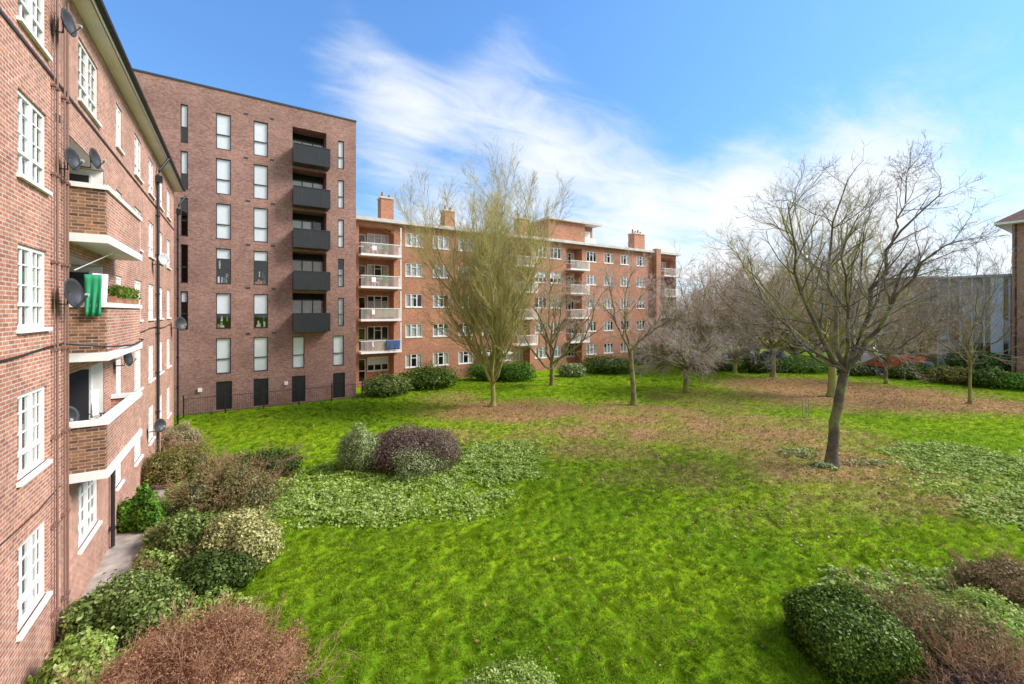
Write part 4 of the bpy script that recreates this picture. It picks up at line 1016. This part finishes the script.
# ================================================================= SHRUBS AND HEDGES
# bed along the pink block
shrub('pale straw coloured grassy clump at the far end of the wall bed', 163, 196, 424, 456, LEAF['straw'], .12, 3500, 3, seed=1, asp=.15, spiky=1, name='grass_clump', cat='plant')
shrub('yellow olive rounded shrub by the wall under the low satellite dish', 146, 208, 443, 492, LEAF['yellowolive'], .05, 9000, 4, seed=2, stems=40)
shrub('bright green leafy bush hugging the wall', 126, 162, 486, 536, LEAF['bright'], .07, 6000, 4, seed=3)
shrub('olive and brown mixed bush in the middle of the wall bed', 185, 276, 462, 524, LEAF['mixed'], .05, 14000, 6, seed=4, stems=60)
shrub('dark bluish green bush between bright bush and cream bush', 158, 222, 512, 566, LEAF['bluegreen'], .06, 9000, 4, seed=5)
shrub('cream variegated bush bulging over the edge of the lawn', 206, 281, 508, 572, LEAF['variegated'], .05, 14000, 5, seed=6)
shrub('low dark green bush under the cream variegated bush', 180, 252, 550, 604, LEAF['dark'], .06, 9000, 4, seed=7)
shrub('blue green sprawling bush in the near part of the wall bed', 86, 188, 574, 655, LEAF['bluegreen'], .055, 15000, 6, seed=8)
shrub('leafy green plant at the foot of the near wall', 42, 108, 638, 720, LEAF['ivygrey'], .06, 9000, 4, seed=9)
shrub('large russet brown twiggy bush nearest in the lower left', 96, 298, 622, 790, LEAF['brown'], .02, 110000, 8, seed=10, stems=200, asp=.4, spiky=1, core=True, depth=.45, bump=.09, core_mat='brown', sl=.72)
shrub('small dark evergreen bush on the lawn edge before the brown block', 243, 298, 446, 484, LEAF['dark'], .05, 8000, 4, seed=11, stems=20)
shrub('olive bush under the dark evergreen bush beside the ivy', 222, 262, 474, 508, LEAF['mixed'], .05, 5000, 3, seed=12)
# middle lawn
shrub('pale sage green bush touching the left of the purple bush', 340, 380, 424, 476, LEAF['sage'], .05, 9000, 3, seed=13)
shrub('rounded purple brown bush in the lawn', 362, 456, 425, 482, LEAF['purple'], .045, 24000, 4, seed=14, bump=.04)
shrub('grey green bush growing through the front of the purple bush', 392, 446, 444, 484, LEAF['sage'], .045, 5000, 4, seed=15, core=False, depth=.5)
# lower right
shrub('dense clipped dark green hedge bush in the lower right', 808, 886, 604, 690, LEAF['clipped'], .03, 45000, 1, boxy=4.5, seed=16, bump=.045, name='hedge', cat='hedge', deep=1.7, depth=.12)
shrub('brown twiggy half bare bush behind the clipped hedge bush', 850, 985, 585, 690, LEAF['mixed'], .028, 16000, 6, seed=17, stems=60, core=False, depth=.8, sl=.8)
shrub('tawny bush at the right edge of the picture', 968, 1050, 556, 622, LEAF['tawny'], .035, 12000, 4, seed=18, stems=50)
shrub('greyish green leafy bush between tawny and brown bushes', 940, 1040, 596, 672, LEAF['ivygrey'], .045, 9000, 5, seed=19, stems=20)
shrub('purplish twiggy bush in the lower right corner', 930, 1060, 662, 760, LEAF['purple'], .03, 9000, 4, seed=20, stems=80, core=False, depth=.7)
shrub('grey green bush cut by the bottom edge of the picture', 458, 556, 668, 745, LEAF['ivygrey'], .035, 11000, 4, seed=33, stems=0)
# far hedges
HG = 'hedges and bushes along the far garden edge'
for i, (lab, x0, x1, y0, y1, mt, lf, n, nb, bx) in enumerate([
    ('grey green rounded bush at the corner of the orange block', 364, 406, 374, 399, 'bluegreen', .09, 6000, 3, 2),
    ('long dark green hedge under the first windows of the orange block', 402, 452, 366, 392, 'clipped', .09, 9000, 3, 2.4),
    ('bright green hedge left of the mossy tree trunk', 470, 500, 361, 382, 'bright', .09, 4000, 2, 2.4),
    ('bright green hedge right of the mossy tree trunk', 498, 532, 361, 383, 'bright', .09, 5000, 2, 2.6),
    ('pale bush beside the ivy clad tree', 560, 584, 362, 378, 'sage', .10, 3000, 2, 2),
    ('clipped green hedge behind the slim forked tree, left of its trunk', 584, 630, 357, 375, 'clipped', .10, 6000, 1, 3),
    ('leafy bush right of the slim forked trunk', 634, 664, 347, 366, 'bright', .11, 4000, 3, 2),
    ('dark low hedge under the pink twigs', 690, 735, 362, 372, 'dark', .12, 3000, 2, 3),
    ('dark bush left of the spreading dark trunk', 745, 772, 356, 374, 'dark', .12, 3000, 2, 2),
    ('bright clipped hedge behind the spreading dark trunk', 776, 826, 356, 375, 'bright', .11, 6000, 2, 3),
    ('dark hedge behind the big forked trunk', 842, 880, 364, 377, 'dark', .11, 4000, 2, 2.6),
    ('mid green rounded bush right of the small pale twigged tree', 888, 934, 362, 381, 'clipped', .10, 6000, 3, 2),
    ('low rounded bush left of the slender tree', 936, 968, 364, 386, 'yellowolive', .09, 4000, 2, 2),
    ('rounded green bush right of the slender tree', 975, 1010, 366, 390, 'clipped', .09, 5000, 2, 2.2),
    ('bright bush at the foot of the right hand brick block', 1006, 1042, 372, 393, 'bright', .09, 5000, 2, 2.2),
    ('long green bank of shrubs before the glass building', 950, 1012, 346, 372, 'ivy', .14, 6000, 4, 2)]):
    shrub(lab, x0, x1, y0, y1, LEAF[mt], lf, n, nb, bx, seed=60+i, group=HG, name='hedge' if 'hedge' in lab else 'shrub', cat='hedge' if 'hedge' in lab else 'shrub')

# ================================================================= GRASS, FALLEN LEAVES, IVY
def on_lawn(x, y): return (x > -2.2) & (y < 35.3) & (x < 59)
def patch_fn(ells):
    def f(x, y):
        o = np.zeros_like(x)
        for px, py, rx, ry in ells:
            c = G(px, py); dx, dy = x-c.x, y-c.y; u = (dx*CT-dy*ST)/rx; v = (dx*ST+dy*CT)/ry
            wob = 1+.18*np.sin(np.arctan2(v, u)*5+px)+.1*np.sin(x*2.1+y*1.7)
            o = np.maximum(o, np.clip((1.25-np.sqrt(u*u+v*v)/wob)*1.7, 0, 1))
        return o
    return f
IVY = [(375, 490, 4.2, 2.2), (315, 478, 2.4, 1.9), (500, 470, 1.8, 1.5), (440, 500, 2.6, 1.6), (470, 462, 2.6, 1.7), (345, 512, 1.9, 1.0), (500, 450, 2.0, 1.2), (300, 505, 1.3, .9)]
IVY2 = [(990, 485, 3.0, 2.4), (1030, 470, 3.6, 3.4), (955, 460, 2.6, 1.6), (935, 452, 2.0, 1.2), (1035, 520, 1.8, 1.6)]
IVY3 = [(860, 590, .9, .8), (900, 600, 1.2, 1.1), (960, 600, 1.8, 1.2), (920, 640, 1.4, 1.2), (1010, 640, 1.6, 1.3), (1000, 590, 1.3, .9)]
IVY4 = [(800, 455, .9, .6), (862, 464, 1.0, .5), (826, 468, .6, .35)]
BED = [(150, 520, 1.5, 3.2), (215, 520, 1.6, 2.4), (120, 600, 1.4, 2.0), (190, 640, 1.5, 1.4), (90, 670, 1.0, 1.6), (170, 470, 1.4, 3.4), (260, 490, .9, 1.2)]
fI = [patch_fn(e) for e in (IVY, IVY2, IVY3, IVY4)]
def fBed(x, y): return np.clip((.45+.45*np.sin(y*.8+.5)+.2*np.sin(y*2.3)-x)*4, 0, 1)*np.clip((24-y)*2, 0, 1)*np.clip((y-1)*2, 0, 1)
def sector(rng, n, d0, d1, amin=-.95, amax=1.35):
    d = d0*(d1/d0)**rng.random(n); a = rng.uniform(amin, amax, n); return d*(ST+a*CT), d*(CT-a*ST), d
def gz(x, y):
    fade = np.clip((x+3)/4, 0, 1)*np.clip((60-x)/8, 0, 1)*np.clip((37-y)/5, 0, 1)*np.clip((y+5)/4, 0, 1); return (hgt(x, y)+(tussock(x, y)-.5)*.15)*fade
def grass(seed, ntuft, per, d0, d1, hh, ww, mat, litk, name, label):
    rng = np.random.default_rng(seed); x, y, d = sector(rng, ntuft, d0, d1)
    lit = litter_amount(x, y); iv = np.max([f(x, y) for f in fI], axis=0)
    clump = np.clip((tussock(x, y)-.36)*5, 0, 1)
    if litk > 0: pr = np.clip(lit*1.5-.12, 0, 1)
    else: pr = np.clip(1-lit*1.05, .05, 1)*(.06+.94*clump)
    keep = on_lawn(x, y) & (rng.random(ntuft) < pr*(1-.85*iv)) & (fBed(x, y) < .3); x, y, d = x[keep], y[keep], d[keep]
    n = len(x); X = np.repeat(x, per)+rng.normal(0, 1, n*per)*.03*np.repeat(1+d*.05, per); Y = np.repeat(y, per)+rng.normal(0, 1, n*per)*.03*np.repeat(1+d*.05, per); D = np.repeat(d, per)
    N = n*per; z = gz(X, Y)-.005; h = hh*rng.uniform(.5, 1.3, N)*(1+D*.012)*np.repeat(rng.uniform(.7, 1.3, n), per); wv = ww*rng.uniform(.7, 1.3, N)*(1+D*.06)
    an = rng.uniform(0, 2*np.pi, N); lx = rng.normal(0, .7, N)*h; ly = rng.normal(0, .7, N)*h
    bx, by = np.cos(an)*wv/2, np.sin(an)*wv/2
    V = np.stack([np.stack([X-bx, Y-by, z], 1), np.stack([X+bx, Y+by, z], 1), np.stack([X+lx, Y+ly, z+h], 1)], 1).reshape(-1, 3)
    o = link(name, mesh_np(name, V, np.arange(3*N).reshape(N, 3), mat)); tag(o, label, 'grass', kind='stuff'); return N
n1 = grass(1, 170000, 7, 6.5, 50, .065, .009, LEAF['grass'], 0, 'grass', 'bright green short lawn grass across the garden')
n2 = grass(2, 45000, 6, 8, 50, .05, .011, LEAF['drygrass'], 1, 'grass', 'thin yellowish grass between the fallen leaves under the trees')
def fallen(seed, n):
    rng = np.random.default_rng(seed); x, y, d = sector(rng, n, 8, 60)
    lit = litter_amount(x, y); keep = on_lawn(x, y) & (rng.random(n) < np.clip(lit**1.2+.008, 0, 1)); x, y, d = x[keep], y[keep], d[keep]
    P = np.stack([x, y, gz(x, y)+.03+rng.random(len(x))*.03], 1); N = np.tile([0., 0, 1], (len(x), 1))
    V, F = leaf_quads(rng, P, N, .036*(1+d*.012), .6, .45); tag(link('fallen_leaves', mesh_np('fallen_leaves', V, F, LEAF['fallen'])), 'reddish brown fallen leaves scattered over the lawn under the trees', 'leaves', kind='stuff')
fallen(5, 150000)
def ground_cover(label, f, ells, mat, n, size, seed, hmax=.3):
    rng = np.random.default_rng(seed); cs = [G(e[0], e[1]) for e in ells]; k = rng.integers(0, len(ells), n)
    E = np.array([(c.x, c.y, e[2], e[3]) for c, e in zip(cs, ells)])[k]; u = rng.uniform(-1.3, 1.3, n)*E[:, 2]; v = rng.uniform(-1.3, 1.3, n)*E[:, 3]
    x = E[:, 0]+u*CT+v*ST; y = E[:, 1]-u*ST+v*CT
    m = .5+.5*np.sin(x*3.6+1.9*np.sin(y*2.3))*np.sin(y*4.1+1.6*np.sin(x*2.9)); keep = (rng.random(n) < f(x, y)*(.22+.78*m**.7)) & (x > -2.2); x, y, m = x[keep], y[keep], m[keep]
    P = np.stack([x, y, gz(x, y)+.03+hmax*m*rng.uniform(.55, 1, len(x))*f(x, y)], 1); N = np.stack([rng.normal(0, .3, len(x)), rng.normal(0, .3, len(x)), np.ones(len(x))], 1)
    V, F = leaf_quads(rng, P, N, size, .7, .5); tag(link('ground_cover', mesh_np('ground_cover', V, F, mat)), label, 'ground cover', kind='stuff')
ground_cover('light green ivy like ground cover left of centre round the purple bush', fI[0], IVY, LEAF['ivygrey'], 62000, .05, 1, .17)
ground_cover('light green ground cover spreading at the right edge of the lawn', fI[1], IVY2, LEAF['ivygrey'], 42000, .055, 2, .17)
ground_cover('grey green ground cover round the clipped hedge bush', fI[2], IVY3, LEAF['ivygrey'], 26000, .04, 3)
ground_cover('small pale plants round the foot of the big forked tree', fI[3], IVY4, LEAF['sage'], 2600, .06, 4, .2)
def bed_cover(label, mat, n, size, seed, hmax):
    rng = np.random.default_rng(seed); y = 3+21*rng.random(n)**1.3; x = rng.uniform(-2.35, 1.4, n)
    m = .5+.5*np.sin(x*2.6+1.9*np.sin(y*1.3+seed))*np.sin(y*2.1+1.6*np.sin(x*2.9+seed)); keep = rng.random(n) < fBed(x, y)*(.15+.85*m); x, y, m = x[keep], y[keep], m[keep]
    P = np.stack([x, y, .03+hmax*m*rng.uniform(.4, 1, len(x))*fBed(x, y)], 1); N = np.stack([rng.normal(0, .4, len(x)), rng.normal(0, .4, len(x)), np.ones(len(x))], 1)
    V, F = leaf_quads(rng, P, N, size, .6, .6); tag(link('ground_cover', mesh_np('ground_cover', V, F, mat)), label, 'ground cover', kind='stuff')
bed_cover('mixed olive low greenery filling the bed along the pink block', LEAF['mixed'], 120000, .04, 5, .55)
bed_cover('grey green leafy low plants filling the bed along the pink block', LEAF['ivygrey'], 90000, .045, 6, .5)

# ================================================================= SMALL THINGS
def guard():
    b = G(806, 417); t = thing('tree_guard', 'small wooden tree stake frame left of the big forked tree', 'tree guard', b, -TH)
    for x in (-.19, .19): MB().box(x-.03, x+.03, -.03, .03, 0, 1.15, M['wood']).build('stake', t)
    MB().box(-.16, .16, -.02, .02, .85, .92, M['wood']).build('crossbar', t)
    MB().tube([(0, 0, 0), (.02, .02, .9), (.05, 0, 1.7)], .015, BK, 6, .006).build('sapling', t)
guard()
def cloth(label, cat, loc, w_, h_, mat, seed, rz=RX, name='washing'):
    rng = random.Random(seed); mb = MB(); n, k = 10, 8; pts = {}
    for i in range(n+1):
        for j in range(k+1):
            pts[i, j] = (w_*(i/n-.5)*(1-.12*j/k), .05*math.sin(i*1.6+seed+j*.3)*j/k, -h_*j/k)
    for i in range(n):
        for j in range(k): mb.face([pts[i, j], pts[i, j+1], pts[i+1, j+1], pts[i+1, j]], M[mat])
    o = mb.build(name, smooth=True); bm = bmesh.new(); bm.from_mesh(o.data); bmesh.ops.remove_doubles(bm, verts=bm.verts, dist=.002); bm.to_mesh(o.data); bm.free(); o.location = loc; o.rotation_euler = (0, 0, rz); md = o.modifiers.new('t', 'SOLIDIFY'); md.thickness = .01
    return tag(o, label, cat)
cloth('green cloth hanging over the near corner of the middle balcony', 'washing', (-2.78, 13.22, 7.85), .3, .95, 'green_cloth', 1, 0)
cloth('white cloth hanging beside the green cloth in the middle balcony', 'washing', (-2.75, 13.7, 7.9), .4, .7, 'white_cloth', 2, RAD(60))
cloth('white towel hanging in the lowest balcony', 'washing', (-2.95, 14.2, 5.1), .28, .65, 'white_cloth', 3, RAD(70))
cloth('blue sheet hanging over an orange block balcony, second from the bottom', 'washing', (onY(393, MY-1), MY-1.08, 4.35), 1.4, .9, 'blue_cloth', 4, 0)
def line():
    t = MB().tube([(-3.15, 13.5, 7.95), (-2.7, 14.6, 8.5)], .012, M['white'], 5).build('washing_pole'); tag(t, 'thin white pole leaning across the middle balcony opening', 'pole')
line()
def trough(label, y, seed):
    t = thing('flower_trough', label, 'flower trough', (-2.66, y, 7.23), 0, 'flower troughs on the middle balcony')
    MB().box(-.09, .09, -.36, .36, 0, .16, M['pot']).build('trough', t)
    rng = np.random.default_rng(seed); P = rng.uniform(-1, 1, (260, 3))*np.array([.14, .38, .16])+np.array([0, 0, .28]); V, F = leaf_quads(rng, P, rng.normal(size=P.shape), .045)
    link('leaves', mesh_np('leaves', V, F, LEAF['bright']), t)
    P = rng.uniform(-1, 1, (60, 3))*np.array([.15, .38, .12])+np.array([0, 0, .36]); V, F = leaf_quads(rng, P, rng.normal(size=P.shape), .035)
    link('flowers', mesh_np('flowers', V, F, M['red_panel']), t)['kind'] = 'stuff'
for i, (y, lab) in enumerate(((14.6, 'flower trough on the middle balcony, nearest to the washing'), (15.7, 'flower trough on the middle balcony, in the middle of the row'), (16.7, 'flower trough on the middle balcony, farthest along the parapet'))): trough(lab, y, i)
def bicycle():
    t = thing('bicycle', 'bicycle standing inside the lowest balcony', 'bicycle', (-3.05, 14.6, 3.37), RAD(80))
    for x in (-.5, .5):
        pts = [(x+.32*math.cos(a), 0, .34+.32*math.sin(a)) for a in [2*math.pi*i/20 for i in range(21)]]
        w_ = MB().tube(pts, .02, M['rubber'], 6).build('wheel', t); s = MB()
        for i in range(8): a = math.pi*i/4; s.tube([(x, 0, .34), (x+.31*math.cos(a), 0, .34+.31*math.sin(a))], .003, M['grey_metal'], 3)
        s.build('spokes', w_)
    f = MB(); 
    for a, b in (((-.5, .34), (-.12, .34)), ((-.5, .34), (-.2, .82)), ((-.12, .34), (-.24, .92)), ((-.12, .34), (.36, .8)), ((-.2, .82), (.34, .86)), ((.5, .34), (.33, 1.0))): f.tube([(a[0], 0, a[1]), (b[0], 0, b[1])], .017, M['car_blue'], 6)
    f.build('frame', t); MB().tube([(.33, -.26, 1.02), (.33, .26, 1.02)], .014, M['black'], 6).build('handlebar', t); MB().box(-.36, -.12, -.06, .06, .92, .97, M['black']).build('saddle', t)
bicycle()
def balcony_things():
    rng = np.random.default_rng(3); lv = ['highest', 'second highest', 'third highest', 'lowest']
    zf = [14.85-2.45, 11.85-2.45, 8.8-2.45, 5.8-2.45]; a = onY(359, MY)
    for i in range(4):
        for j, dx in enumerate((.6, 2.3)):
            if (i, j) == (3, 0): continue
            t = thing('potted_plant', f'potted plant at the {("left", "right")[j]} on the {lv[i]} balcony next to the brown block', 'potted plant', (a+dx, MY-.6, zf[i]), 0, 'potted plants on the white balconies')
            MB().tube([(0, 0, 0), (0, 0, .35)], .15, M['pot'], 10, .2).build('pot', t)
            P = rng.normal(0, 1, (220, 3))*np.array([.17, .15, .2])+np.array([0, 0, .7]); V, F = leaf_quads(rng, P, rng.normal(size=P.shape), .06); link('leaves', mesh_np('leaves', V, F, LEAF['bright' if j else 'mixed']), t)
        t = thing('garden_chair', f'pale garden chair on the {lv[i]} balcony next to the brown block', 'chair', (a+1.4, MY-.35, zf[i]), .4*i, 'garden chairs on the white balconies')
        MB().box(-.23, .23, -.22, .22, .40, .44, M['white']).build('seat', t); MB().box(-.23, .23, .19, .23, .44, .88, M['white']).build('backrest', t)
        for x in (-.2, .2):
            for y in (-.19, .19): MB().box(x-.02, x+.02, y-.02, y+.02, 0, .40, M['white']).build('leg', t)
balcony_things()
